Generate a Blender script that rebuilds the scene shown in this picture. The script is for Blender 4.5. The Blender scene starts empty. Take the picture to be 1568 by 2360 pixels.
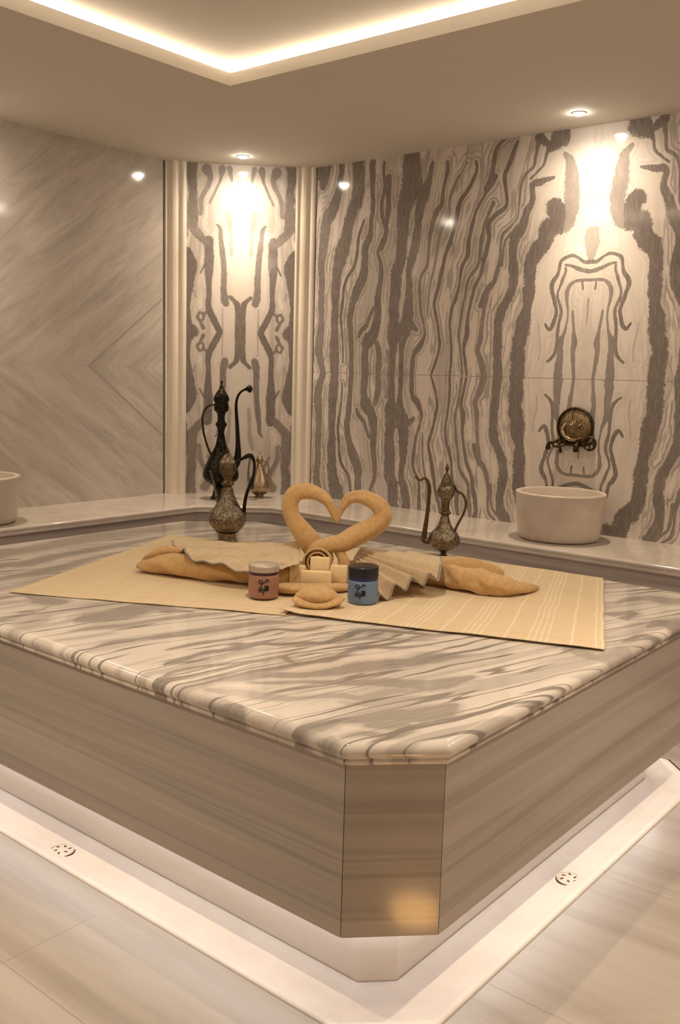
import bpy, bmesh, math, random
import numpy as np
from mathutils import Vector, Matrix
random.seed(7); rng = np.random.default_rng(11)
C = bpy.context.scene.collection
PI = math.pi
# ------------------------------------------------------------------ camera
CAMZ = 1.337
F = 2166.5629
RT = np.array([0.6338475901, -0.7729769139, 0.0272749541])
UP = np.array([0.0954245865, 0.1131459096, 0.9889854152])
FW = np.array([0.7675489436, 0.6242633209, -0.1454782646])
CAM = np.array([0, 0, CAMZ])
cd = bpy.data.cameras.new('camera'); cam = bpy.data.objects.new('camera', cd); C.objects.link(cam)
cd.sensor_fit = 'VERTICAL'; cd.sensor_height = 36; cd.lens = 36*F/2360; cd.clip_start = .02
cam.matrix_world = Matrix(((RT[0], UP[0], -FW[0], 0), (RT[1], UP[1], -FW[1], 0), (RT[2], UP[2], -FW[2], CAMZ), (0, 0, 0, 1)))
bpy.context.scene.camera = cam

def ray(x, y): return RT*((x-784)/F) - UP*((y-1180)/F) + FW
def atz(x, y, z):
    d = ray(x, y); return CAM + d*((z-CAMZ)/d[2])
def atp(x, y, p0, n):
    d = ray(x, y); n = np.array(n, float); return CAM + d*(((np.array(p0, float)-CAM) @ n)/(d @ n))

sc = bpy.context.scene
sc.view_settings.view_transform = 'Standard'; sc.view_settings.look = 'None'; sc.view_settings.gamma = 1; sc.view_settings.use_curve_mapping = False
sc.view_settings.exposure = 0.74
sc.cycles.use_denoising = True; sc.cycles.max_bounces = 8; sc.cycles.diffuse_bounces = 5; sc.cycles.sample_clamp_indirect = 4; sc.cycles.caustics_reflective = False
w_ = bpy.data.worlds.new('world'); sc.world = w_; w_.use_nodes = True; w_.node_tree.nodes['Background'].inputs[0].default_value = (.02, .015, .01, 1)

# ------------------------------------------------------------------ dimensions
ZP, ZL, ZC = .617, .547, 2.597          # platform top, bench top, ceiling
XW, YW = 4.59, 4.65                      # right wall, left wall
XB, YB = -.95, -1.15                     # walls behind the camera
CH = 8.62                                # corner wall: x + y = CH
ZJ = 1.343                               # joint in the wall slabs

# ------------------------------------------------------------------ object helpers
def link(name, me, mat=None, parent=None):
    o = bpy.data.objects.new(name, me); C.objects.link(o)
    if mat: me.materials.append(mat)
    if parent: o.parent = parent
    return o
def tag(o, label=None, cat=None, group=None, kind=None):
    if label: o['label'] = label
    if cat: o['category'] = cat
    if group: o['group'] = group
    if kind: o['kind'] = kind
    return o
def thing(name, label, cat, loc=(0, 0, 0), rz=0, group=None):
    o = bpy.data.objects.new(name, None); C.objects.link(o); o.location = loc; o.rotation_euler = (0, 0, rz)
    o.empty_display_size = .05
    return tag(o, label, cat, group)
def bmobj(name, bm, mat, parent=None, smooth=True):
    bmesh.ops.recalc_face_normals(bm, faces=bm.faces)
    me = bpy.data.meshes.new(name); bm.to_mesh(me); bm.free()
    if smooth:
        for p in me.polygons: p.use_smooth = True
    return link(name, me, mat, parent)
def struct(o): o['kind'] = 'structure'; return o
def auto(o, ang=35):
    me = o.data
    bm = bmesh.new(); bm.from_mesh(me)
    for e in bm.edges:
        if len(e.link_faces) == 2 and e.calc_face_angle(0) > math.radians(ang): e.smooth = False
    bm.to_mesh(me); bm.free(); return o
def add_box(bm, x0, x1, y0, y1, z0, z1, bev=0, seg=2):
    r = bmesh.ops.create_cube(bm, size=1)
    for v in r['verts']:
        v.co = Vector(((x0+x1)/2+v.co.x*(x1-x0), (y0+y1)/2+v.co.y*(y1-y0), (z0+z1)/2+v.co.z*(z1-z0)))
    if bev:
        es = list({e for v in r['verts'] for e in v.link_edges})
        bmesh.ops.bevel(bm, geom=es, offset=bev, segments=seg, affect='EDGES', profile=.5)
    return bm
def catmull(P, n):
    P = np.array(P, float); m = len(P); out = []
    for i in range(m-1):
        p0 = P[max(i-1, 0)]; p1 = P[i]; p2 = P[i+1]; p3 = P[min(i+2, m-1)]
        for k in range(n):
            t = k/n
            out.append(.5*((2*p1)+(-p0+p2)*t+(2*p0-5*p1+4*p2-p3)*t*t+(-p0+3*p1-3*p2+p3)*t**3))
    out.append(P[-1]); return np.array(out)
def add_tube(bm, pts, n=6, seg=16, flat=(1, 1), wr=0, up=(0, 0, 1), fold=None, seed=0):
    """pts rows x,y,z,r; round tube with capped round ends. wr: wrinkle size, flat: side/up squash"""
    Q = catmull(pts, n); P = Q[:, :3]; R = np.maximum(Q[:, 3], 1e-4)
    T = np.gradient(P, axis=0); T /= np.linalg.norm(T, axis=1)[:, None]
    g = np.random.default_rng(seed); ph = g.uniform(0, 6.28, 8); fq = g.uniform(10, 40, 8); an = g.integers(1, 6, 8)
    upv = np.array(up, float); rings = []; side = None
    L = np.concatenate([[0], np.cumsum(np.linalg.norm(np.diff(P, axis=0), axis=1))])
    for i in range(len(P)):
        if side is None:
            s = np.cross(T[i], upv)
            if np.linalg.norm(s) < 1e-3: s = np.cross(T[i], (1, 0, 0.))
        else: s = side - T[i]*(side @ T[i])
        s /= np.linalg.norm(s); side = s; u = np.cross(s, T[i])
        ring = []
        for k in range(seg):
            a = 2*PI*k/seg; rr = R[i]
            if wr:
                w = sum(math.sin(ph[j]+fq[j]*L[i]+an[j]*a) for j in range(8))/8
                rr += wr*w*min(1, R[i]/.03)
            if fold: rr += fold(L[i]/L[-1], a)*R[i]
            ring.append(bm.verts.new(P[i]+s*math.cos(a)*rr*flat[0]+u*math.sin(a)*rr*flat[1]))
        rings.append(ring)
    for a, b in zip(rings, rings[1:]):
        for k in range(seg): bm.faces.new((a[k], a[(k+1) % seg], b[(k+1) % seg], b[k]))
    for ring, P0, d, r in ((rings[0], P[0], -T[0], R[0]), (rings[-1], P[-1], T[-1], R[-1])):
        c = bm.verts.new(P0+d*r*.35)
        for k in range(seg): bm.faces.new((ring[k], ring[(k+1) % seg], c))
    return bm
def add_lathe(bm, prof, seg=40, c=(0, 0, 0), wob=None):
    rings = []
    for r, z in prof:
        if r < 1e-5: rings.append([bm.verts.new((c[0], c[1], c[2]+z))])
        else: rings.append([bm.verts.new((c[0]+r*math.cos(2*PI*k/seg), c[1]+r*math.sin(2*PI*k/seg), c[2]+z)) for k in range(seg)])
    for a, b in zip(rings, rings[1:]):
        for k in range(seg):
            k2 = (k+1) % seg
            if len(a) == 1 and len(b) == 1: continue
            if len(a) == 1: bm.faces.new((a[0], b[k], b[k2]))
            elif len(b) == 1: bm.faces.new((a[k], a[k2], b[0]))
            else: bm.faces.new((a[k], a[k2], b[k2], b[k]))
    return bm
def lathe_s(prof, n=5):                  # smooth a profile
    return [(max(p[0], 0), p[1]) for p in catmull(prof, n)]
def grid_mesh(name, P, attrs=None, mat=None, parent=None, closed=False):
    """P: (n,m,3) array of points; attrs: name -> (n,m)"""
    n, m = P.shape[:2]; me = bpy.data.meshes.new(name)
    i, j = np.meshgrid(np.arange(n-1), np.arange(m if closed else m-1), indexing='ij'); j2 = (j+1) % m
    q = np.stack([i*m+j, (i+1)*m+j, (i+1)*m+j2, i*m+j2], -1).reshape(-1, 4)
    me.vertices.add(n*m); me.vertices.foreach_set('co', P.reshape(-1).astype(np.float32))
    me.loops.add(q.size); me.loops.foreach_set('vertex_index', q.reshape(-1).astype(np.int32))
    me.polygons.add(len(q)); me.polygons.foreach_set('loop_start', np.arange(0, q.size, 4, dtype=np.int32))
    me.polygons.foreach_set('loop_total', np.full(len(q), 4, np.int32))
    me.polygons.foreach_set('use_smooth', np.ones(len(q), bool))
    me.update(calc_edges=True); me.validate()
    for k, v in (attrs or {}).items():
        a = me.attributes.new(k, 'FLOAT', 'POINT'); a.data.foreach_set('value', v.reshape(-1).astype(np.float32))
    return link(name, me, mat, parent)
def solid(o, t, off=-1):
    m = o.modifiers.new('thick', 'SOLIDIFY'); m.thickness = t; m.offset = off; return o

# ------------------------------------------------------------------ materials
class NT:
    def __init__(s, name):
        s.m = bpy.data.materials.new(name); s.m.use_nodes = True; s.t = s.m.node_tree
        s.n = s.t.nodes; s.b = s.n['Principled BSDF']; s.geo = None
    def node(s, typ, **kw):
        x = s.n.new(typ)
        for k, v in kw.items(): setattr(x, k, v)
        return x
    def put(s, sock, v):
        if isinstance(v, bpy.types.NodeSocket): s.t.links.new(v, sock)
        else: sock.default_value = v
    def math(s, op, a, b=0, clamp=False):
        x = s.node('ShaderNodeMath', operation=op, use_clamp=clamp); s.put(x.inputs[0], a); s.put(x.inputs[1], b); return x.outputs[0]
    def pos(s):
        if not s.geo: s.geo = s.node('ShaderNodeNewGeometry')
        return s.geo.outputs['Position']
    def obj(s): return s.node('ShaderNodeTexCoord').outputs['Object']
    def mapping(s, v, sc=(1, 1, 1), rot=(0, 0, 0)):
        x = s.node('ShaderNodeMapping'); s.put(x.inputs[0], v); x.inputs['Scale'].default_value = sc; x.inputs['Rotation'].default_value = rot; return x.outputs[0]
    def noise(s, v, scale=5, detail=4, rough=.55, dist=0):
        x = s.node('ShaderNodeTexNoise'); s.put(x.inputs['Vector'], v); x.inputs['Scale'].default_value = scale
        x.inputs['Detail'].default_value = detail; x.inputs['Roughness'].default_value = rough; x.inputs['Distortion'].default_value = dist
        return x.outputs['Fac']
    def ramp(s, f, stops, interp='LINEAR'):
        x = s.node('ShaderNodeValToRGB'); s.put(x.inputs[0], f); cr = x.color_ramp; cr.interpolation = interp
        while len(cr.elements) > 1: cr.elements.remove(cr.elements[-1])
        for i, (p, c) in enumerate(stops):
            e = cr.elements[0] if i == 0 else cr.elements.new(p)
            e.position = p; e.color = (*c, 1) if len(c) == 3 else c
        return x.outputs[0]
    def mix(s, f, a, b):
        x = s.node('ShaderNodeMix', data_type='RGBA'); s.put(x.inputs[0], f)
        for i, c in ((6, a), (7, b)):
            s.put(x.inputs[i], c if isinstance(c, bpy.types.NodeSocket) else (*c, 1))
        return x.outputs[2]
    def attr(s, name): return s.node('ShaderNodeAttribute', attribute_name=name).outputs['Fac']
    def bump(s, h, strength=.3, dist=.002):
        x = s.node('ShaderNodeBump'); s.put(x.inputs['Height'], h); x.inputs['Strength'].default_value = strength; x.inputs['Distance'].default_value = dist
        s.put(s.b.inputs['Normal'], x.outputs[0])
    def set(s, **kw):
        for k, v in kw.items():
            k = k.replace('_', ' ')
            if k == 'Base Color' and not isinstance(v, bpy.types.NodeSocket): v = (*v, 1)
            s.put(s.b.inputs[k], v)
        return s.m

def veined(name, light, dark, soft=.12, rough=.09, cloud=.12, joint=None, fs=(16, 1.3), thin=.5, broad=.35, amp=.8, halo=.03, lines=1):
    t = NT(name); p = t.pos()
    v = t.attr('vein'); dk = t.attr('dark')
    cb = t.node('ShaderNodeCombineXYZ'); t.put(cb.inputs[0], t.math('MULTIPLY', t.attr('flow'), fs[0])); t.put(cb.inputs[1], t.math('MULTIPLY', t.attr('along'), fs[1]))
    n1 = t.noise(p, 22, 5, .65); n2 = t.noise(p, 90, 3, .6)
    d = t.math('ADD', t.math('MULTIPLY', t.math('SUBTRACT', n1, .5), amp), t.math('MULTIPLY', t.math('SUBTRACT', n2, .5), amp*.6))
    v2 = t.math('ADD', v, d)
    x = t.node('ShaderNodeMapRange', interpolation_type='SMOOTHSTEP'); t.put(x.inputs[0], v2); x.inputs[1].default_value = -.18; x.inputs[2].default_value = -.18+soft*2.6
    m = x.outputs[0]
    grain = t.noise(t.mapping(cb.outputs[0], (4, 4, 1)), 3.5, 5, .7)
    m = t.math('MULTIPLY', m, dk)
    m = t.math('MULTIPLY', m, t.math('ADD', .55, t.math('MULTIPLY', grain, .85)), True)
    f1 = t.noise(cb.outputs[0], 1.25, 2, .5, .35)                     # fine secondary lines and cloudy bands between the main veins
    y = t.node('ShaderNodeMapRange', interpolation_type='SMOOTHSTEP'); t.put(y.inputs[0], t.math('ABSOLUTE', t.math('SUBTRACT', f1, .5))); y.inputs[1].default_value = .030; y.inputs[2].default_value = .008
    f2 = t.noise(cb.outputs[0], .8, 3, .55, .3)
    z = t.node('ShaderNodeMapRange', interpolation_type='SMOOTHSTEP'); t.put(z.inputs[0], f2); z.inputs[1].default_value = .50; z.inputs[2].default_value = .585
    sec = t.math('MAXIMUM', t.math('MULTIPLY', y.outputs[0], thin), t.math('MULTIPLY', z.outputs[0], broad))
    dd = t.attr('dist'); k1 = t.noise(p, 9, 4, .6); k2 = t.noise(p, 4.5, 3, .55)
    def contour(off, wid, amt, lo):
        q = t.math('ABSOLUTE', t.math('SUBTRACT', t.math('ADD', dd, t.math('MULTIPLY', t.math('SUBTRACT', k1, .5), halo*1.3)), off))
        g = t.node('ShaderNodeMapRange', interpolation_type='SMOOTHSTEP'); t.put(g.inputs[0], q); g.inputs[1].default_value = wid; g.inputs[2].default_value = wid*.35
        h = t.node('ShaderNodeMapRange', interpolation_type='SMOOTHSTEP'); t.put(h.inputs[0], k2); h.inputs[1].default_value = lo; h.inputs[2].default_value = lo+.12
        return t.math('MULTIPLY', t.math('MULTIPLY', g.outputs[0], h.outputs[0]), amt)
    par = t.math('MAXIMUM', contour(halo*.6, halo*.26, .62*lines, .42), contour(halo*1.6, halo*.32, .42*lines, .48))   # lines that follow the main veins
    e = t.node('ShaderNodeMapRange', interpolation_type='SMOOTHSTEP'); t.put(e.inputs[0], t.math('ADD', dd, t.math('MULTIPLY', t.math('SUBTRACT', n1, .5), halo))); e.inputs[1].default_value = halo*.7; e.inputs[2].default_value = 0
    par = t.math('MAXIMUM', par, t.math('MULTIPLY', t.math('MULTIPLY', e.outputs[0], k2), .45))
    cl = t.noise(p, 5, 4, .6)
    sec = t.math('MAXIMUM', sec, par)
    sec = t.math('ADD', sec, t.math('MULTIPLY', t.math('SUBTRACT', cl, .35, True), cloud*2), True)
    m = t.math('MAXIMUM', m, t.math('MULTIPLY', sec, t.attr('sec')))
    if joint:
        for axis, val, w in joint:
            sp = t.node('ShaderNodeSeparateXYZ'); t.put(sp.inputs[0], p)
            dd = t.math('ABSOLUTE', t.math('SUBTRACT', sp.outputs[axis], val))
            m = t.math('MAXIMUM', m, t.math('MULTIPLY', t.math('LESS_THAN', dd, w), .85))
    return t.set(Base_Color=t.mix(m, light, dark), Roughness=rough)

WHITE = (.76, .70, .645); GREY = (.20, .172, .16)
M = {}
M['wall_marble'] = veined('wall marble', WHITE, GREY, joint=[(2, ZJ, .0016)], broad=.32, thin=.52, fs=(8.5, .95), amp=1.0)
M['corner_marble'] = veined('corner marble', WHITE, GREY, soft=.14, fs=(12, 1.5), thin=.3, broad=.35, lines=.35)
M['top_marble'] = veined('platform marble', (.80, .735, .67), (.27, .24, .215), soft=.26, rough=.1, cloud=.14, fs=(13, .75), thin=.9, broad=.40, amp=.7, halo=.022, lines=0)

def soft_marble(name, light, dark, sc, scale, rough=.15, lo=.4, hi=.75, rot=(0, 0, 0), detail=5, joints=(), mitre=False):
    t = NT(name); p = t.pos(); q = t.mapping(p, sc, rot)
    w = t.noise(q, scale, detail, .6, .3)
    f = t.ramp(w, [(lo, (0, 0, 0)), (hi, (1, 1, 1))])
    w2 = t.noise(q, scale*3.1, 3, .6)
    f2 = t.math('MULTIPLY', t.math('ADD', f, t.math('MULTIPLY', t.math('SUBTRACT', w2, .5), .5)), 1, True)
    if mitre: f2 = t.math('MAXIMUM', f2, t.attr('mitre'))
    if joints:
        sp = t.node('ShaderNodeSeparateXYZ'); t.put(sp.inputs[0], p)
        for axis, val, wd, lo_, hi_ in joints:
            other = 1 if axis == 0 else 0
            dd = t.math('LESS_THAN', t.math('ABSOLUTE', t.math('SUBTRACT', sp.outputs[axis], val)), wd)
            inr = t.math('MULTIPLY', t.math('GREATER_THAN', sp.outputs[other], lo_), t.math('LESS_THAN', sp.outputs[other], hi_))
            f2 = t.math('MAXIMUM', f2, t.math('MULTIPLY', t.math('MULTIPLY', dd, inr), .9))
    return t.set(Base_Color=t.mix(f2, light, dark), Roughness=rough)

def panel_mat():
    t = NT('striped stone panel'); p = t.pos()
    a = t.noise(t.mapping(p, (.22, .22, 5)), 1.6, 5, .6, .25); b = t.noise(t.mapping(p, (.3, .3, 34)), 1.8, 4, .65, .2); c = t.noise(t.mapping(p, (.12, .12, 9)), 1.3, 2, .5, .3)
    f = t.ramp(a, [(.36, (0, 0, 0)), (.68, (1, 1, 1))]); y = t.node('ShaderNodeMapRange', interpolation_type='SMOOTHSTEP'); t.put(y.inputs[0], t.math('ABSOLUTE', t.math('SUBTRACT', c, .5))); y.inputs[1].default_value = .05; y.inputs[2].default_value = .005
    m = t.math('ADD', t.math('MULTIPLY', f, .6), t.math('MULTIPLY', t.math('SUBTRACT', b, .4), .9), True); m = t.math('ADD', m, t.math('MULTIPLY', y.outputs[0], .36), True)
    return t.set(Base_Color=t.mix(m, (.47, .425, .385), (.31, .277, .247)), Roughness=.17)
M['panel'] = panel_mat()
M['riser'] = soft_marble('bench riser stone', (.46, .40, .37), (.27, .23, .22), (.4, .4, 9), 2.0, rough=.2, lo=.35, hi=.65)
M['plinth'] = soft_marble('plinth stone', (.76, .70, .64), (.62, .55, .49), (.5, .5, 5), 2, rough=.2)
M['bench'] = soft_marble('bench stone', (.62, .56, .50), (.45, .40, .36), (1, 1, 1), 3.5, rough=.12, lo=.45, hi=.85)
M['trim'] = soft_marble('cream fluted stone', (.86, .80, .71), (.78, .71, .60), (3, 3, .2), 5, rough=.3)
M['basin'] = soft_marble('basin stone', (.64, .565, .485), (.46, .38, .29), (1, 1, 1), 6, rough=.35, lo=.5, hi=.85)

def ceiling_mat():
    t = NT('matte cream ceiling'); return t.set(Base_Color=(.64, .605, .55), Roughness=.85)
M['ceiling'] = ceiling_mat()
M['fascia'] = NT('recess edge with painted glow').set(Base_Color=(.88, .83, .76), Roughness=.6)  # paler than the ceiling: the strip's light on the edge is put into the colour
def plain(name, col, rough=.5, metal=0., **kw):
    t = NT(name); return t.set(Base_Color=col, Roughness=rough, Metallic=metal, **kw)
def emit(name, col, s):
    t = NT(name); return t.set(Base_Color=(0, 0, 0), Emission_Color=(*col, 1), Emission_Strength=s)
WARM = (1, .80, .59)
M['lamp'] = emit('warm lamp lens', (1, .90, .74), 120)
M['cove'] = emit('warm light strip', (1, .83, .62), 28)
M['under'] = emit('pale light strip', (1, .965, .955), 3.0)
M['backwall'] = soft_marble('back wall stone', (.74, .68, .61), (.55, .50, .45), (1, 1, 1), 2.5, rough=.3)

def floor_mat(name, light, dark, joints, rough=.3):
    return soft_marble(name, light, dark, (5.0, .35, 1), 1.5, rough=rough, lo=.42, hi=.72, joints=joints)

def left_mat():
    t = NT('soft grey diagonal marble'); p = t.pos()
    sp = t.node('ShaderNodeSeparateXYZ'); t.put(sp.inputs[0], p)
    zz = t.math('ABSOLUTE', t.math('SUBTRACT', sp.outputs[2], ZJ))
    cb = t.node('ShaderNodeCombineXYZ')
    a = t.math('SUBTRACT', sp.outputs[0], t.math('MULTIPLY', zz, 1.3)); b = t.math('ADD', t.math('MULTIPLY', sp.outputs[0], 1.3), zz)
    t.put(cb.inputs[0], t.math('MULTIPLY', a, 5.2)); t.put(cb.inputs[1], t.math('MULTIPLY', b, .8)); t.put(cb.inputs[2], sp.outputs[1])
    n = t.noise(cb.outputs[0], 1.3, 9, .68, .7)
    f = t.ramp(n, [(.38, (0, 0, 0)), (.74, (1, 1, 1))])
    n3 = t.noise(cb.outputs[0], 6, 5, .7)
    f = t.math('ADD', t.math('MULTIPLY', f, .75), t.math('MULTIPLY', t.math('SUBTRACT', n3, .42), .6), True)
    # the mirrored chevron vein
    da = t.math('ABSOLUTE', t.math('SUBTRACT', t.math('ADD', a, t.math('MULTIPLY', t.math('SUBTRACT', n3, .5), .02)), 3.36))
    ln = t.math('MULTIPLY', t.math('LESS_THAN', da, .012), .75)
    f = t.math('MAXIMUM', f, ln)
    j = t.math('LESS_THAN', zz, .0015); j2 = t.math('MULTIPLY', t.math('LESS_THAN', t.math('ABSOLUTE', t.math('SUBTRACT', sp.outputs[0], 3.256)), .0015), t.math('GREATER_THAN', sp.outputs[2], ZJ))
    f = t.math('MAXIMUM', f, t.math('MULTIPLY', t.math('MAXIMUM', j, j2), .55))
    return t.set(Base_Color=t.mix(f, (.62, .57, .52), (.33, .305, .28)), Roughness=.1)
M['left_marble'] = left_mat()

def terry(name, col, dark, bs=.9):
    t = NT(name); p = t.pos(); n = t.noise(p, 420, 2, .6); n2 = t.noise(p, 60, 4, .6)
    f = t.math('MULTIPLY', t.math('ADD', n, n2), .5)
    t.bump(t.math('ADD', n, t.math('MULTIPLY', n2, .8)), bs, .004)
    return t.set(Base_Color=t.ramp(f, [(.3, dark), (.65, col)]), Roughness=1, Sheen_Weight=.3, Specular_IOR_Level=.1)
M['tan'] = terry('tan terry towel', (.86, .58, .28), (.58, .36, .15))
M['beige'] = terry('beige waffle hand towel', (.76, .61, .42), (.58, .45, .29), .6)
M['hem'] = terry('grey hem', (.42, .37, .31), (.3, .26, .21), .4)

def cloth_mat(name, col, pale, per, w):
    t = NT(name); s = t.attr('along'); c = t.attr('across'); p = t.pos()
    def stripe(x, period, off, half):
        f = t.math('ABSOLUTE', t.math('SUBTRACT', t.math('FLOORED_MODULO', t.math('ADD', x, off), period), period/2))
        return t.math('LESS_THAN', f, half)
    a1 = stripe(s, .18, 0, .004)                                        # single pale lines
    grp = stripe(s, .18, .09, .030)
    fine = stripe(s, .0165, 0, .0032)
    m = t.math('MAXIMUM', a1, t.math('MULTIPLY', grp, fine))
    m = t.math('MULTIPLY', m, w)
    cr = t.math('MULTIPLY', stripe(c, .235, .05, .0035), .22)             # fold creases across
    weave = t.noise(t.mapping(p, (1, 1, 1)), 260, 3, .6); big = t.noise(p, 6, 3, .5)
    base = t.mix(t.math('MULTIPLY', big, .6), col, tuple(x*.88 for x in col))
    k = t.mix(cr, t.mix(m, base, pale), tuple(x*.6 for x in col))
    t.bump(weave, .35, .0015)
    return t.set(Base_Color=k, Roughness=.95, Specular_IOR_Level=.15)
M['cloth_r'] = cloth_mat('beige striped cloth', (.77, .62, .42), (.86, .76, .58), .18, .65)
M['cloth_l'] = cloth_mat('beige faint cloth', (.78, .64, .43), (.84, .72, .53), .18, .4)

def brass(name, hi, lo, rough=.32, sc=60, metal=1., mid=.5):
    t = NT(name); p = t.obj(); n = t.noise(p, sc*1.5, 6, .75); v = t.node('ShaderNodeTexVoronoi'); t.put(v.inputs['Vector'], p); v.inputs['Scale'].default_value = sc*3; v.feature = 'DISTANCE_TO_EDGE'
    f = t.math('ADD', t.math('MULTIPLY', n, .8), t.math('MULTIPLY', v.outputs['Distance'], .45))
    t.bump(f, .55, .003)
    return t.set(Base_Color=t.ramp(f, [(mid-.14, lo), (mid+.12, hi)]), Metallic=metal, Roughness=rough)
M['brass'] = brass('aged engraved brass', (.30, .23, .14), (.07, .05, .03), .34)
M['silver'] = brass('tarnished engraved metal', (.50, .42, .31), (.085, .068, .048), .3)
M['smooth_brass'] = brass('plain dull brass', (.20, .145, .08), (.10, .07, .04), .42, 18)
M['dark'] = brass('blackened metal', (.045, .038, .03), (.014, .012, .011), .36, 30, .85)
M['dark_gold'] = brass('blackened metal with gold engraving', (.16, .125, .07), (.012, .011, .010), .36, 40, .9, .60)
M['gold'] = brass('polished gold metal', (.62, .51, .34), (.28, .21, .12), .2, 40)
M['tap'] = brass('antique bronze tap', (.50, .385, .235), (.14, .095, .05), .36, 45)
M['tap_dark'] = brass('dark bronze', (.13, .09, .05), (.03, .02, .012), .4, 40)

M['pink'] = plain('pink scrub', (.37, .19, .145), .35)
M['blue'] = plain('blue scrub', (.15, .25, .42), .35)
M['black'] = plain('black plastic', (.012, .012, .016), .3)
M['navy'] = plain('dark blue band', (.012, .018, .09), .3)
M['maroon'] = plain('dark maroon band', (.06, .018, .02), .3)
M['cap'] = plain('pale silvery lid', (.50, .43, .36), .35, .3)
M['ink'] = plain('black print', (.012, .01, .01), .6)
def soap_mat():
    t = NT('tan fibrous bar'); p = t.obj(); n = t.noise(t.mapping(p, (40, 40, 300)), 2, 3, .6); n2 = t.noise(t.mapping(p, (300, 300, 30)), 2, 3, .6)
    f = t.math('MULTIPLY', t.math('ADD', n, n2), .5); t.bump(f, .5, .002)
    return t.set(Base_Color=t.ramp(f, [(.36, (.84, .63, .34)), (.58, (.95, .79, .49))]), Roughness=.85)
M['soap'] = soap_mat()
M['drain'] = plain('pale drain cover', (.74, .66, .58), .3)
M['hole'] = plain('dark drain hole', (.09, .06, .045), .7)
M['ring'] = plain('white metal bezel', (.75, .70, .62), .4)
M['gap'] = plain('dark joint', (.06, .045, .03), .8)

# ------------------------------------------------------------------ marble figure drawing
class Vein:
    """veins drawn as strokes (2-D centre line with half widths) on a slab"""
    def __init__(s): s.st = []
    def add(s, pts, dark=1., taper=0):
        P = np.array(pts, float)
        if taper and len(P) > 3: P[0, 2] *= taper; P[-1, 2] *= taper
        s.st.append((P, dark))
    def field(s, U, V):
        sh = U.shape; u = U.reshape(-1); v = V.reshape(-1)
        best = np.full(u.shape, -1.2); dk = np.full(u.shape, .9); s.dist = np.full(u.shape, .2)
        for P, dark in s.st:
            Q = catmull(P, 4) if len(P) > 2 else P
            w = np.maximum(Q[:, 2], .002); mw = max(w.max()*2.3, w.max()+.07)
            box = (u > Q[:, 0].min()-mw) & (u < Q[:, 0].max()+mw) & (v > Q[:, 1].min()-mw) & (v < Q[:, 1].max()+mw)
            idx = np.nonzero(box)[0]
            if not len(idx): continue
            uu, vv = u[idx], v[idx]; val = np.full(len(idx), -1.2); dst = np.full(len(idx), .2)
            for k in range(len(Q)-1):
                a, b = Q[k, :2], Q[k+1, :2]; ab = b-a; L2 = ab @ ab + 1e-12
                t = np.clip(((uu-a[0])*ab[0]+(vv-a[1])*ab[1])/L2, 0, 1)
                d = np.hypot(uu-a[0]-t*ab[0], vv-a[1]-t*ab[1]); ww = w[k]+(w[k+1]-w[k])*t
                np.maximum(val, 1-d/ww, out=val); np.minimum(dst, d-ww, out=dst)
            s.dist[idx] = np.minimum(s.dist[idx], dst)
            better = val > best[idx]
            ii = idx[better]; best[ii] = val[better]; dk[ii] = dark
        return np.maximum(best, -1.2).reshape(sh), dk.reshape(sh)
def smooth_noise(U, V, su, sv, seed):
    g = np.random.default_rng(seed); out = np.zeros(U.shape)
    for k in range(10):
        a = g.uniform(0, 6.28, 2); f = g.uniform(.6, 1.7, 2)
        out += np.sin(U/su*f[0]+a[0]+1.3*np.sin(V/sv*f[1]+a[1]))
    return out/10

# right wall: veins measured on the upper slab left of the mirror axis; u = y, v = z
YM = 2.138
def wall_uv(ox, oy, sc, x, y):
    p = atp(ox+x/sc, oy+y/sc, (XW, 0, 0), (1, 0, 0)); return p[1], p[2]
def conv(uvf, ox, oy, sc, pts):
    out = []
    for x, y, w in pts:
        a = uvf(ox, oy, sc, x, y); b = uvf(ox, oy, sc, x+w, y)
        out.append((a[0], a[1], abs(b[0]-a[0])*1.0 + 1e-4))
    return out
RW = Vein()
A = lambda pts, d=.95: RW.add(conv(wall_uv, 720, 380, 3.733, pts), d)
B = lambda pts, d=.95: RW.add(conv(wall_uv, 1120, 260, 3.5, pts), d)
A([(100,-20,60),(100,60,58),(90,170,36)]); A([(130,420,36),(110,560,42),(100,700,42),(80,850,32),(85,1000,24),(75,1200,28),(70,1400,28),(60,1600,35),(90,1750,25),(100,1830,22)], .9)
A([(250,-20,30),(250,60,30),(230,200,30),(190,350,45),(130,480,40)])
A([(400,-30,50),(400,60,50),(400,200,52),(370,350,50),(320,480,46),(290,620,52),(250,760,60),(215,900,46),(200,1050,38),(195,1200,34),(190,1400,34),(185,1600,38),(190,1830,35)])
A([(450,480,8),(400,630,12),(385,750,12),(360,880,14),(310,960,12),(275,1060,12),(258,1200,12),(250,1350,12),(262,1500,8),(258,1700,7)], 1)
A([(520,-20,25),(520,60,25),(520,250,20),(515,450,18),(500,620,25),(460,720,35),(450,850,30),(440,960,38),(390,1080,38),(355,1180,30),(330,1300,25),(330,1450,25),(335,1600,22),(340,1830,22)])
A([(615,-20,14),(615,80,14),(640,180,22),(600,300,16),(600,450,16),(640,560,18),(600,700,25),(570,760,14),(595,880,20),(570,1080,25),(560,1200,30),(560,1330,35),(530,1450,42),(480,1520,52),(460,1600,30),(455,1830,30)])
A([(520,1230,12),(470,1370,18),(420,1430,18),(400,1480,12)], .95); A([(665,100,20),(660,250,20),(655,380,25),(640,500,18)])
A([(560,1540,20),(575,1650,26),(560,1830,22)], .9); A([(640,1600,14),(660,1700,16),(650,1830,10)], .8)
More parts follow.
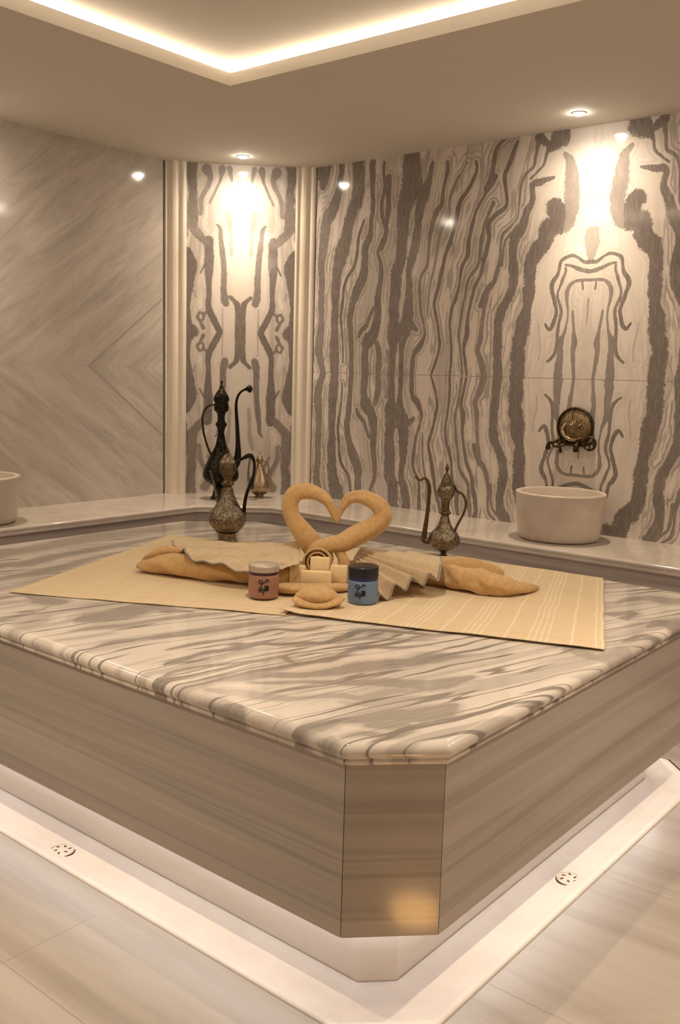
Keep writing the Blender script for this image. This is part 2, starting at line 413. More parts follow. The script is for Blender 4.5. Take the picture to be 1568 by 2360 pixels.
A([(860,-30,85),(860,60,85),(850,200,90),(800,350,70),(780,480,55),(770,620,52),(760,800,45),(730,920,52),(720,1050,52),(705,1200,48),(700,1330,45),(700,1480,55),(690,1600,36),(680,1830,32)])
A([(1000,150,30),(960,250,50),(925,400,40),(910,550,35),(890,680,35),(860,790,40),(830,900,25),(840,1050,28),(830,1180,42),(820,1300,50),(790,1420,56),(770,1550,28),(770,1830,20)])
A([(860,1380,26),(900,1420,18)]); A([(1040,-20,14),(1020,60,18),(1000,150,24)])
A([(1160,-20,20),(1160,60,18),(1130,200,14),(1110,330,20),(1060,430,24),(1020,600,17),(1000,760,14),(980,880,14),(940,950,12),(925,1080,12),(930,1220,14),(960,1380,9),(970,1470,11),(920,1570,26),(880,1640,18),(850,1830,15)], .95)
A([(1340,-20,8),(1290,60,8),(1240,130,13),(1180,300,10),(1180,420,13),(1110,560,18),(1080,700,12),(1060,850,10),(1020,1000,10),(1000,1120,8),(990,1300,6)], .85)
A([(1420,-30,12),(1420,60,12),(1360,190,18),(1270,320,19),(1240,450,17),(1210,580,16),(1160,750,15),(1110,930,15),(1070,1080,14),(1045,1200,13),(1075,1350,10),(1090,1530,11),(1070,1650,11),(1020,1800,9)], 1)
A([(1580,100,20),(1540,180,18),(1440,350,13),(1400,450,13),(1375,560,16),(1350,660,18),(1340,780,17),(1290,860,15),(1270,980,13),(1245,1130,18),(1200,1230,13),(1180,1350,10),(1190,1500,10),(1185,1800,12)], .97)
A([(1560,330,18),(1500,480,13),(1450,680,18),(1430,850,15),(1350,990,13),(1320,1150,13),(1290,1290,12),(1260,1450,13),(1280,1600,10),(1290,1800,10)], .9)
A([(1530,480,9),(1520,560,12),(1490,750,17),(1460,920,17),(1410,1050,16),(1370,1200,13),(1340,1350,15),(1335,1480,24),(1310,1600,13),(1330,1800,13)], .95)
A([(1550,1030,20),(1500,1100,22),(1470,1300,11),(1450,1500,22),(1430,1600,18),(1460,1700,26),(1480,1830,26)], .85)
B([(170,200,12),(90,290,14),(60,420,18),(40,560,20),(5,620,16)]); B([(250,230,12),(200,370,22),(150,500,15),(165,650,11),(160,750,14),(75,830,17),(20,900,14),(20,1000,15),(0,1150,13),(-40,1300,12)], 1)
B([(430,240,22),(410,340,12),(390,430,12),(320,500,12),(280,600,10),(260,750,8),(240,870,8),(140,970,13),(120,1060,10),(115,1180,10),(100,1280,18),(60,1380,17),(5,1450,18),(-40,1560,18)], .9)
B([(270,900,8),(180,1000,9),(150,1050,8),(130,1230,15)], .9)
B([(620,140,80),(600,200,75),(520,290,26),(500,330,13),(470,430,10),(360,530,8)]); B([(430,190,40),(500,250,24)])
B([(560,520,9),(450,560,26),(375,580,24),(380,700,24),(330,800,33),(300,920,42),(240,1020,44),(220,1120,33),(220,1250,34),(210,1400,38),(160,1520,38),(110,1620,38),(90,1800,34),(95,2000,34),(100,2140,34)], .95)
B([(640,330,14),(690,420,48),(690,600,60),(690,760,62),(650,900,58)], .75)
B([(560,760,62),(600,880,78),(500,940,64),(470,1050,62),(400,1130,66),(360,1220,52),(350,1350,53),(345,1480,52),(340,1580,40),(310,1680,60),(290,1800,64),(255,1900,58),(250,2140,58)], 1)
B([(850,960,36),(845,1060,42),(850,1160,26)], .6); B([(870,1285,16),(760,1262,15),(700,1237,11),(650,1230,9)], .9)
B([(850,1200,14),(800,1205,13),(750,1170,11),(700,1155,12),(620,1190,13),(590,1290,13),(540,1390,15),(550,1500,13),(560,1600,13),(540,1700,13),(510,1750,13),(480,1705,8)], .95)
B([(650,1250,9),(650,1290,10),(610,1380,13),(580,1480,10),(600,1600,13),(580,1720,13),(570,1850,12),(545,1960,13),(500,2010,10)], .9)
B([(860,1345,11),(720,1360,12),(660,1430,15),(650,1520,13),(660,1600,8),(640,1750,10),(600,1860,26),(600,1980,30),(590,2140,38)], .82)
B([(700,1600,10),(710,1750,13),(720,1860,22),(710,1940,18),(710,2140,10)], .8); B([(780,1370,8),(780,1425,8)], .9); B([(825,1500,6),(818,1700,6),(812,2140,6)], .6)
B([(430,1700,5),(440,1900,6),(420,2000,5)], .4)

def wall_right():
    ys = np.concatenate([np.arange(YB, 1.1, .02), np.arange(1.1, 3.988, .0065)]); zs = np.concatenate([np.array([0, .25]), np.arange(.5, ZC+.031, .0075)])
    Yg, Zg = np.meshgrid(ys, zs, indexing='ij')
    vm = ZJ+np.abs(Zg-ZJ); um = YM+np.abs(Yg-YM)
    warp = smooth_noise(um, vm, .075, .09, 3)*.014+smooth_noise(um, vm, .022, .035, 13)*.006+smooth_noise(um, vm, .009, .016, 23)*.0025
    u = YM+np.abs(Yg-YM)+warp; v = ZJ+np.abs(Zg-ZJ)+.5*warp
    u = np.where(u > 4.05, 8.1-u, u)
    a, d = RW.field(u, v)
    P = np.stack([np.full(Yg.shape, XW), Yg, Zg], -1)
    return struct(grid_mesh('wall_right', P, {'vein': a, 'dark': d, 'flow': u+.17*(v-ZJ)+smooth_noise(Yg, v, .15, .2, 6)*.02, 'along': v, 'sec': np.clip((u-YM-.27)/.12, .25, 1), 'dist': RW.dist}, M['wall_marble']))
wall_right()

# corner wall (set at 45 degrees): s runs along it
SC = .04
nC = (1, 1, 0)
def corner_pt(s, z, off=0): k = CH/2-off/math.sqrt(2); return (k-s/math.sqrt(2), k+s/math.sqrt(2), z)
def corner_uv(ox, oy, sc, x, y):
    p = atp(ox+x/sc, oy+y/sc, (CH/2, CH/2, 0), nC); return (p[1]-p[0])/math.sqrt(2), p[2]
CW = Vein()
K = lambda pts, d=.95: CW.add(conv(corner_uv, 420, 380, 4.37, pts), d)
ZM = corner_uv(420, 380, 4.37, 560, 1690)[1]
K([(100,-60,60),(95,90,55),(110,250,45),(100,450,56),(110,620,52)], .9); K([(20,300,30),(30,700,30)], .8)
K([(60,600,26),(150,680,50),(240,780,36)], .9); K([(250,40,50),(280,150,26),(200,330,26),(180,480,30)], .8)
K([(400,40,40),(380,150,16),(330,260,14),(280,380,14)], .8); K([(480,40,30),(500,160,14)], .7)
K([(50,860,36),(100,1000,58),(85,1150,46),(60,1300,34),(50,1450,32),(50,1600,52),(90,1700,88)], 1)
K([(270,760,46),(270,850,48),(270,1000,42),(265,1150,33),(270,1300,28),(265,1420,28),(310,1540,32),(360,1640,32),(385,1700,26)], 1)
K([(350,600,8),(380,640,18),(390,760,26),(410,900,34),(415,1100,34),(420,1250,31),(430,1350,38),(440,1395,36)], .9)
K([(490,1335,20),(525,1370,20),(556,1420,30),(563,1550,28),(562,1720,28)], .95)
K([(150,1530,15),(170,1490,14),(205,1495,13),(220,1535,13),(190,1570,15),(150,1535,15)], .9); K([(215,1520,16),(250,1480,14)], .9); K([(190,1590,18),(215,1640,22)], .9)
K([(460,480,22),(480,600,25),(490,720,20),(500,900,22)], .5); K([(240,1000,9),(215,1045,9),(190,1090,9)], 1)
K([(410,1450,6),(405,1600,7),(415,1720,6)], .5); K([(150,300,12),(170,460,14)], .6); K([(120,1270,16),(135,1330,10)], .6)
def wall_corner():
    s = np.arange(-.46, .56, .005); z = np.concatenate([[0, .25], np.arange(.5, ZC+.031, .0065)])
    S, Z = np.meshgrid(s, z, indexing='ij'); um = np.abs(S-SC); vm = np.abs(Z-ZM); w = smooth_noise(um, vm, .05, .07, 5)*.009+smooth_noise(um, vm, .018, .03, 15)*.004
    u = SC+np.abs(S-SC)+w; v = ZM+np.abs(Z-ZM)+w*.5
    a, d = CW.field(u, v)
    P = np.stack([CH/2-S/math.sqrt(2), CH/2+S/math.sqrt(2), Z], -1)
    return struct(grid_mesh('wall_corner', P, {'vein': a, 'dark': d, 'flow': u+smooth_noise(u, v, .1, .12, 6)*.03, 'along': v, 'sec': np.clip((u-SC-.10)/.1, .3, 1), 'dist': CW.dist}, M['corner_marble']))
wall_corner()

def quadbox(name, x0, x1, y0, y1, z0, z1, mat, bev=0):
    bm = bmesh.new(); add_box(bm, x0, x1, y0, y1, z0, z1, bev); return bmobj(name, bm, mat, smooth=False)
struct(quadbox('wall_left', XB, 3.914, YW, YW+.06, 0, ZC+.03, M['left_marble']))
struct(quadbox('wall_back', XB-.06, XB, YB-.06, YW+.12, 0, ZC+.3, M['backwall']))
struct(quadbox('wall_front', XB, XW+.1, YB-.06, YB, 0, ZC+.3, M['backwall']))
struct(quadbox('trim_3', 3.914, 4.06, YW+.035, YW+.06, 0, ZC+.03, M['gap']))
struct(quadbox('trim_4', XW+.025, XW+.05, 3.96, 4.16, 0, ZC+.03, M['gap']))

# fluted stone casings either side of the corner wall
def casing(name, s0, s1):
    prof = [(0, -.02), (0, .022), (.05, .03), (.09, .03), (.13, .018), (.22, .018), (.25, .026), (.30, .034), (.40, .038), (.50, .038), (.58, .032), (.63, .022), (.70, .022), (.74, .028), (.80, .034), (.90, .034), (.96, .028), (1, .022), (1, -.02)]
    P = np.array([[corner_pt(s0+(s1-s0)*t, z, o) for z in (ZL, ZC)] for t, o in prof])
    o = grid_mesh(name, P, None, M['trim']); return struct(auto(o, 40))
casing('trim_1', .512, .378); casing('trim_2', -.297, -.425)

# ------------------------------------------------------------------ ceiling with a recessed tray
TX0, TX1, TY0, TY1 = 1.54, 3.098, 1.16, 3.222
LIP, REC, RW_ = .055, .102, .16
def ceiling():
    bm = bmesh.new()
    def ring(o, z): return [bm.verts.new(c) for c in ((TX0-o, TY0-o, z), (TX1+o, TY0-o, z), (TX1+o, TY1+o, z), (TX0-o, TY1+o, z))]
    out = [bm.verts.new(c) for c in ((XB-.06, YB-.06, ZC), (XW+.1, YB-.06, ZC), (XW+.1, YW+.1, ZC), (XB-.06, YW+.1, ZC))]
    r = [out, ring(0, ZC), ring(0, ZC+LIP), ring(RW_, ZC+LIP), ring(RW_, ZC+REC)]
    for a, b in zip(r, r[1:]):
        for k in range(4): bm.faces.new((a[k], a[(k+1) % 4], b[(k+1) % 4], b[k]))
    bm.faces.new(r[-1])
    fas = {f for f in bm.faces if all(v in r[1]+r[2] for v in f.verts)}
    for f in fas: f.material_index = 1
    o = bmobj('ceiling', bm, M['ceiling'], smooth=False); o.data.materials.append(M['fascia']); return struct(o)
ceiling()
def cove():
    t = thing('light_strip', 'glowing warm light strip tucked round the rectangular ceiling recess', 'light strip', ((TX0+TX1)/2, (TY0+TY1)/2, ZC+LIP))
    a, b = (TX1-TX0)/2+.12, (TY1-TY0)/2+.12
    for x0, x1, y0, y1 in ((-a, a, b-.012, b+.012), (-a, a, -b-.012, -b+.012), (a-.012, a+.012, -b+.02, b-.02), (-a-.012, -a+.012, -b+.02, b-.02)):
        bm = bmesh.new(); add_box(bm, x0, x1, y0, y1, .001, .012, .002); bmobj('strip', bm, M['cove'], t)
cove()

# downlights
def downlight(x, y, label, power, ZC=ZC, first=[None]):
    if first[0] is None:
        t = thing('ceiling_downlight', label, 'ceiling light', (x, y, ZC), group='recessed ceiling downlights')
        bm = bmesh.new(); add_lathe(bm, [(.028, -.001), (.029, -.004), (.032, -.0035), (.036, -.0015), (.037, 0.0)], 32); bmobj('bezel', bm, M['ring'], t)
        bm = bmesh.new(); add_lathe(bm, [(0, -.013), (.011, -.0125), (.020, -.0105), (.026, -.006), (.028, -.001)], 32); bmobj('lens', bm, M['lamp'], t)
        first[0] = t
    else:
        t = first[0].copy(); C.objects.link(t); t.location = (x, y, ZC); t['label'] = label
        for ch in first[0].children:
            c = ch.copy(); C.objects.link(c); c.parent = t
    for size, pw, bl in ((168, power*.55, 1), (80, power*1.15, 1)):
        l = bpy.data.lights.new('spot', 'SPOT'); l.energy = pw; l.color = WARM; l.spot_size = math.radians(size); l.spot_blend = bl; l.shadow_soft_size = .014
        o = bpy.data.objects.new('downlight_beam', l); C.objects.link(o); o.location = (x, y, ZC-.018)
DL = 29

downlight(4.115, 4.164, 'small round ceiling downlight in front of the narrow corner wall panel', DL)
downlight(4.34, 2.13, 'small round ceiling downlight above the stone basin with the bronze tap', DL)
downlight(2.46, 4.40, 'small round ceiling downlight above the basin at the left wall', DL*.8)
downlight(.52, 4.16, 'small round ceiling downlight near the far end of the left wall bench', DL)
downlight(4.12, .22, 'small round ceiling downlight near the near end of the right wall bench', DL)
downlight(2.35, -.05, 'small round ceiling downlight over the walkway right of the platform', DL*2.3)
downlight(.25, 2.15, 'small round ceiling downlight over the walkway left of the platform', DL*2.3)
downlight(1.78, 1.50, 'added unseen downlight inside the ceiling recess to brighten the platform', DL*.82, ZC+REC)  # extra lamp put in to brighten the platform top
downlight(.78, .42, 'added unseen downlight before the cut corner of the platform for frontal light', DL*.3)  # another added lamp, lifts the surfaces facing the camera

# ------------------------------------------------------------------ platform
PX0, PX1, PY0, PY1 = 1.39, 3.235, .955, 3.40
def octo(o, c0=.1435, c1=.25):
    """outline of the platform moved outwards by o; front corner chamfer c0, other corners c1 (back) """
    x0, x1, y0, y1 = PX0-o, PX1+o, PY0-o, PY1+o; k = o*(2-math.sqrt(2))
    a, b = c0+k, c1+k
    return [(x0, y0+a), (x0+a, y0), (x1-a, y0), (x1, y0+a), (x1, y1-b), (x1-b, y1), (x0+a, y1), (x0, y1-a)]
def resample(poly, n):
    P = np.array(poly+[poly[0]], float); L = np.linalg.norm(np.diff(P, axis=0), axis=1); cnt = np.maximum(1, np.round(n*L/L.sum()).astype(int)); out = []
    for k in range(len(cnt)):
        for j in range(cnt[k]): out.append(P[k]+(P[k+1]-P[k])*j/cnt[k])
    return np.array(out)
plat = thing('marble_platform', 'large eight-sided marble platform filling the middle of the room', 'platform', ((PX0+PX1)/2, (PY0+PY1)/2, 0))
OFF = Vector(plat.location)
def at_plat(o):                          # keep world coordinates while parenting
    o.parent = plat; o.location = -OFF; return o

TV = Vein()
def top_uv(ox, oy, sc, x, y): p = atz(ox+x/sc, oy+y/sc, ZP); return p[0], p[1]
def convt(ox, oy, sc, pts):
    out = []
    for x, y, w in pts:
        a = np.array(top_uv(ox, oy, sc, x, y)); b = np.array(top_uv(ox, oy, sc, x, y-w)); out.append((a[0], a[1], np.linalg.norm(b-a)*.92))
    return out
T = lambda pts, d=1.: TV.add(convt(400, 1380, 2.613, pts), d, .25)
L = lambda pts, d=.95: TV.add(convt(0, 1000, 3.136, pts), d, .25)
Rr = lambda pts, d=.8: TV.add(convt(1268, 1200, 5.227, pts), d, .25)
T([(-60,400,10),(0,380,12),(100,355,10),(200,325,12),(330,310,12),(430,295,12),(520,272,11),(650,275,12),(800,265,12),(880,268,11),(960,255,14),(1040,225,14),(1120,195,14),(1250,190,14),(1420,205,12),(1568,215,14)], 1)
T([(-40,310,8),(0,300,8),(150,270,11),(300,250,9),(450,225,9),(600,185,9),(750,190,11),(850,180,11),(930,160,9)], .9)
T([(0,230,9),(150,210,15),(300,185,15),(450,155,15),(600,140,13),(740,150,12)], .7)
T([(-60,470,9),(0,440,11),(150,410,9),(300,395,9),(450,380,9),(560,370,11),(660,350,14),(720,385,9),(850,380,11),(950,370,14),(1030,330,12),(1120,295,12),(1220,290,14),(1350,295,9),(1568,275,11)], .85)
T([(500,340,20),(650,325,9),(800,325,8),(950,330,8)], .5); T([(980,280,8),(1100,245,9),(1250,240,10),(1400,250,10),(1568,245,10)], .6)
T([(220,495,22),(400,470,34),(550,455,24),(700,460,24),(850,455,24),(1000,435,34),(1150,410,40),(1300,395,38),(1450,380,36),(1568,355,40),(1700,340,40)], .8)
T([(450,505,16),(600,505,14),(800,500,14),(1000,505,20),(1150,505,28),(1300,505,36),(1450,515,42),(1568,520,46),(1800,470,50)], .75)
T([(200,545,36),(350,560,28),(500,580,30),(700,600,20),(850,590,14),(1000,580,22),(1150,600,24),(1300,560,26),(1500,560,30)], .6)
T([(50,560,28),(110,610,40),(250,640,34),(370,660,36),(330,700,30)], .85)
T([(760,800,46),(860,775,40),(980,742,20),(1100,735,22),(1200,720,34),(1330,705,50),(1450,705,56),(1568,690,60),(1700,640,60)], .75)
T([(1000,835,14),(1150,812,18),(1300,830,22),(1450,800,30)], .7); T([(880,870,60),(720,850,36),(600,810,24)], .8); T([(1180,765,18),(1300,760,40),(1400,770,30)], .7)
T([(420,690,16),(600,720,12),(700,780,20)], .4)
T([(1000,620,12),(1200,640,14),(1400,600,16),(1568,590,20)], .5)
L([(-200,1230,8),(0,1190,9),(200,1170,9),(360,1215,34),(480,1210,16)], .8); L([(550,1350,30),(680,1330,46),(800,1310,50),(920,1290,46),(1060,1255,34),(1200,1265,22),(1400,1290,16)], .8)
L([(-200,1370,8),(0,1330,9),(200,1300,9),(350,1250,14)], .7); L([(100,1420,26),(240,1370,30),(330,1300,20)], .5); L([(500,1430,11),(700,1400,20),(900,1385,20),(1100,1350,12),(1400,1310,16),(1568,1295,18)], .7)
L([(650,1560,11),(800,1505,14),(1000,1480,9),(1200,1455,18),(1400,1425,14),(1568,1400,11)], .8); L([(200,1500,30),(280,1520,24)], .6); L([(420,1490,8),(600,1470,10),(800,1440,8)], .5)
L([(-300,830,20),(0,760,18),(400,700,14),(800,660,14),(1150,605,14),(1400,570,14),(1568,560,14)], .9)
L([(-300,960,30),(0,868,30),(250,830,26),(500,780,30),(800,730,34),(1100,690,30),(1300,670,26),(1568,640,24),(2200,640,24)], .75)
L([(-300,1060,20),(0,955,20),(180,940,26),(380,890,18),(600,850,18),(900,795,14),(1200,740,14)], .8)
L([(-200,1110,14),(0,1050,13),(300,1000,20),(500,950,16),(700,890,11),(900,845,12)], .7); L([(0,1130,10),(250,1060,12),(500,1010,10)], .5)
L([(1568,700,14),(1800,690,18),(2300,700,16),(2700,760,14)], .6)
Rr([(790,1000,26),(950,950,22),(1200,930,38),(1400,965,60),(1600,955,80)], .7); Rr([(760,1130,30),(1000,1110,22),(900,1180,20)], .8); Rr([(1230,790,12),(1350,800,20),(1480,850,24),(1620,870,24)], .7)
Rr([(1170,1290,28),(1350,1230,46),(1500,1260,60),(1600,1200,60)], .9); Rr([(880,1460,46),(1100,1385,22),(1240,1400,34),(1400,1390,36)], .85); Rr([(300,1560,60),(600,1660,50),(900,1540,40)], .7)
Rr([(-200,640,14),(200,560,14),(560,600,12)], .6)
for k in range(16):                       # a few more bands where the photograph cannot see
    y0 = 1.0+.15*k; TV.add([(x, y0+.12*math.sin(x*2+k)-.12*(x-1.4)+ (0 if k < 40 else 0), .012+.02*((k*7) % 5)/5) for x in np.linspace(2.3, 3.3, 6)], .5) if k > 4 else None
def slab():
    prof = [(.0, .0), (.006, -.0008), (.012, -.003), (.017, -.007), (.0205, -.012), (.022, -.018), (.0205, -.024), (.017, -.029), (.013, -.032), (.012, -.033), (.0135, -.035), (.0145, -.039), (.013, -.044), (.009, -.047), (-.02, -.047)]
    base = resample(octo(-.006), 860); n = len(base); cen = np.array([(PX0+PX1)/2, (PY0+PY1)/2])
    rows = [np.column_stack([cen+(base-cen)*k, np.full(n, ZP)]) for k in np.concatenate([np.linspace(.004, .9, 150), np.linspace(.9, 1, 18)[1:]])]
    # outward rings: use matching resample counts per side
    P0 = octo(-.006); L_ = np.linalg.norm(np.diff(np.array(P0+[P0[0]]), axis=0), axis=1); cnt = np.maximum(1, np.round(860*L_/L_.sum()).astype(int))
    for o, z in prof[1:]:
        Q = octo(o-.006); Q2 = np.array(Q+[Q[0]]); ring = []
        for k in range(8):
            for j in range(cnt[k]): ring.append(Q2[k]+(Q2[k+1]-Q2[k])*j/cnt[k])
        rows.append(np.column_stack([np.array(ring), np.full(n, ZP+z)]))
    P = np.array(rows); U, V = P[..., 0], P[..., 1]
    w = smooth_noise(U, V, .16, .09, 8)*.006
    a, d = TV.field(U+w*.4, V+w)
    o = grid_mesh('slab', P, {'vein': a, 'dark': d, 'flow': V+.22*(U-1.4)+.05*(U-1.4)**2+smooth_noise(U, V, .22, .2, 4)*.05+smooth_noise(U, V, .07, .09, 14)*.014+smooth_noise(U, V, .025, .04, 24)*.005, 'along': U, 'sec': np.ones(U.shape), 'dist': TV.dist}, M['top_marble'], closed=True); return at_plat(o)
slab()
ZPB = .198                                # bottom of the side panels
def panels():
    o_ = octo(0); i_ = octo(-.02)
    for k in range(8):
        a, b = o_[k], o_[(k+1) % 8]; c, d = i_[(k+1) % 8], i_[k]
        bm = bmesh.new(); g = .0008; ab = Vector((b[0]-a[0], b[1]-a[1], 0)).normalized()*g
        vs = [[bm.verts.new((p[0]+s*ab.x, p[1]+s*ab.y, z)) for p, s in ((a, 1), (b, -1), (c, -1), (d, 1))] for z in (ZPB, ZP-.046)]
        bm.faces.new(vs[0]); bm.faces.new(vs[1])
        for j in range(4): bm.faces.new((vs[0][j], vs[0][(j+1) % 4], vs[1][(j+1) % 4], vs[1][j]))
        at_plat(bmobj('side_panel', bm, M['panel'], smooth=False))
panels()
def prism(name, poly, z0, z1, mat, inner=None):
    bm = bmesh.new(); n = len(poly)
    lo = [bm.verts.new((*p, z0)) for p in poly]; hi = [bm.verts.new((*p, z1)) for p in poly]
    for k in range(n): bm.faces.new((lo[k], lo[(k+1) % n], hi[(k+1) % n], hi[k]))
    bm.faces.new(lo); bm.faces.new(hi); return bmobj(name, bm, mat, smooth=False)
at_plat(prism('plinth', octo(-.14, .1435), -.02, .21, M['plinth']))
at_plat(prism('soffit', octo(-.021), .205, .215, M['plinth']))
def under_strip():
    for k in range(8):
        o_, i_ = octo(-.085, .1435), octo(-.10, .1435); a, b, c, d = o_[k], o_[(k+1) % 8], i_[(k+1) % 8], i_[k]
        bm = bmesh.new(); vs = [[bm.verts.new((*p, z)) for p in (a, b, c, d)] for z in (.166, .2055)]
        bm.faces.new(vs[0]); bm.faces.new(vs[1])
        for j in range(4): bm.faces.new((vs[0][j], vs[0][(j+1) % 4], vs[1][(j+1) % 4], vs[1][j]))
        at_plat(bmobj('light_strip', bm, M['under'], smooth=False))
under_strip()

# ------------------------------------------------------------------ floor and gutter
gx = [2.36, 3.02]
M['gutter'] = soft_marble('gutter stone', (.82, .76, .70), (.68, .61, .55), (.7, .7, 1), 3, rough=.5, mitre=True, joints=[(0, 2.36, .0016, .9, 1.12), (0, 3.03, .0016, .5, 1.12), (1, 2.95, .0016, 1.3, 1.6)])
def gutter():
    prof = [(.0012, -.008), (.0016, .0), (.005, .002), (.018, -.005), (.04, -.016), (.065, -.0215), (.09, -.0195), (.113, -.011), (.13, -.002), (.138, .002), (.144, .0028), (.150, .0018), (.155, -.002), (.156, -.03)]
    P = []; J = []
    for o, z in prof:
        q = octo(-.14+o, .1435); q2 = q+[q[0]]; ring = []; jr = []
        for k in range(8):
            L_ = math.hypot(q2[k+1][0]-q2[k][0], q2[k+1][1]-q2[k][1])
            for j, t in enumerate([0, .0016/L_, .25, .5, .75, 1-.0016/L_]):
                ring.append((q2[k][0]+(q2[k+1][0]-q2[k][0])*t, q2[k][1]+(q2[k+1][1]-q2[k][1])*t, z)); jr.append(1. if j == 0 else 0.)
        P.append(ring); J.append(jr)
    return struct(grid_mesh('floor_gutter', np.array(P), {'mitre': np.array(J)}, M['gutter'], closed=True))
gutter()
M['floor'] = floor_mat('pale veined floor marble', (.45, .40, .35), (.30, .255, .213), [(1, 1.80+.9*i, .0014, -2, 1.3) for i in range(-3, 3)] + [(0, 1.05, .0013, -2, 5), (0, .33, .0013, -2, 5)] + [(0, 1.72+.62*i, .0014, -2, .94) for i in range(5)] + [(0, 3.6, .0014, -2, 5)])
def floor():
    bm = bmesh.new(); q = octo(.0185, .1435); out = [(XB-.06, YB-.06), (XW+.1, YB-.06), (XW+.1, YW+.12), (XB-.06, YW+.12)]
    iv = [bm.verts.new((*p, 0)) for p in q]; ov = [bm.verts.new((*p, 0)) for p in out]
    bm.faces.new((ov[0], ov[1], iv[2], iv[1])); bm.faces.new((ov[1], ov[2], iv[4], iv[3])); bm.faces.new((ov[2], ov[3], iv[6], iv[5])); bm.faces.new((ov[3], ov[0], iv[0], iv[7]))
    bm.faces.new((ov[0], iv[1], iv[0])); bm.faces.new((ov[1], iv[3], iv[2])); bm.faces.new((ov[2], iv[5], iv[4])); bm.faces.new((ov[3], iv[7], iv[6]))
    bm.normal_update(); return struct(bmobj('floor', bm, M['floor'], smooth=False))
floor()
def drain(x, y, z, rz, label):
    t = thing('floor_drain', label, 'drain', (x, y, z), rz, 'round floor drains')
    bm = bmesh.new(); add_lathe(bm, [(0, .004), (.02, .0042), (.028, .004), (.0325, .0025), (.034, 0)], 36); bmobj('cover', bm, M['drain'], t)
    bm = bmesh.new(); add_lathe(bm, [(.033, .0005), (.0355, .0015), (.037, .0005), (.037, -.002)], 36); bmobj('rim', bm, M['tap_dark'], t)
    for k in range(6):
        a = 2*PI*k/6+.2; bm = bmesh.new(); r = .018 if k % 2 == 0 else .021
        s = bmesh.ops.create_uvsphere(bm, u_segments=12, v_segments=6, radius=1)
        bmesh.ops.scale(bm, vec=(.0062, .0036, .0012), verts=bm.verts); bmesh.ops.rotate(bm, matrix=Matrix.Rotation(a+.5, 3, 'Z'), verts=bm.verts); bmesh.ops.translate(bm, vec=(r*math.cos(a), r*math.sin(a), .0041), verts=bm.verts)
        bmobj('slot', bm, M['hole'], t)
drain(1.452, 2.16, -.0195, .3, 'round slotted drain set in the gutter left of the platform')
drain(2.285, 1.012, -.0195, 1.2, 'round slotted drain set in the gutter right of the platform')

# ------------------------------------------------------------------ wall bench
bench = thing('wall_bench', 'pale stone bench running along the walls round the room corner', 'bench', (4.3, 3.9, 0))
def at_bench(o): o.parent = bench; o.location = -Vector(bench.location); return o
def bench_line(o):                       # front line moved towards the room by o
    k = o*math.tan(PI/8)
    return [(4.02-o, YB), (4.02-o, 3.80-k), (3.71-k, 4.11-o), (XB, 4.11-o)]
def bench_build():
    prof = [(-.62, .0), (-.30, 0), (-.02, 0), (-.008, -.001), (0, -.004), (.004, -.010), (.003, -.016), (-.002, -.020), (-.003, -.024), (.001, -.027), (.002, -.034), (-.003, -.040), (-.02, -.041)]
    rows = []
    for o, z in prof:
        q = bench_line(max(o, -.60)) if o > -.5 else [(XW+.03, YB), (XW+.03, 4.02), (3.95, YW+.045), (XB, YW+.045)]
        ring = []
        for a, b in zip(q, q[1:]):
            for j in range(24): ring.append((a[0]+(b[0]-a[0])*j/24, a[1]+(b[1]-a[1])*j/24, ZL+z))
        ring.append((*q[-1], ZL+z)); rows.append(ring)
    at_bench(auto(grid_mesh('seat_slab', np.array(rows), None, M['bench']), 60))
    q = bench_line(-.018); q2 = bench_line(-.05)
    bm = bmesh.new()
    for a, b, c, d in zip(q, q[1:], q2[1:], q2):
        vs = [[bm.verts.new((*p, z)) for p in (a, b, c, d)] for z in (0, ZL-.038)]
        bm.faces.new(vs[0]); bm.faces.new(vs[1])
        for j in range(4): bm.faces.new((vs[0][j], vs[0][(j+1) % 4], vs[1][(j+1) % 4], vs[1][j]))
    at_bench(bmobj('riser', bm, M['riser'], smooth=False))
bench_build()

# ------------------------------------------------------------------ basins
def basin(x, y, label, src=[None]):
    if src[0]:
        t = src[0].copy(); C.objects.link(t); t.location = (x, y, ZL); t['label'] = label; t.rotation_euler = (0, 0, 2.2); return t
    prof = [(0, 0.001), (.17, .001), (.192, .004), (.200, .012), (.204, .03), (.212, .12), (.2215, .212), (.2235, .220), (.2235, .232), (.2205, .236), (.205, .237), (.199, .235), (.196, .226), (.188, .14), (.178, .07), (.15, .045), (.08, .036), (0, .034)]
    bm = bmesh.new(); add_lathe(bm, prof, 72, wob=None); o = auto(bmobj('stone_basin', bm, M['basin']), 50)
    o.location = (x, y, ZL); tag(o, label, 'basin', 'stone wash basins on the bench'); src[0] = o; return o
basin(4.325, 2.095, 'round pale stone basin on the bench under the bronze tap')
basin(2.47, 4.385, 'round pale stone basin on the bench at the left wall, cut by the picture edge')

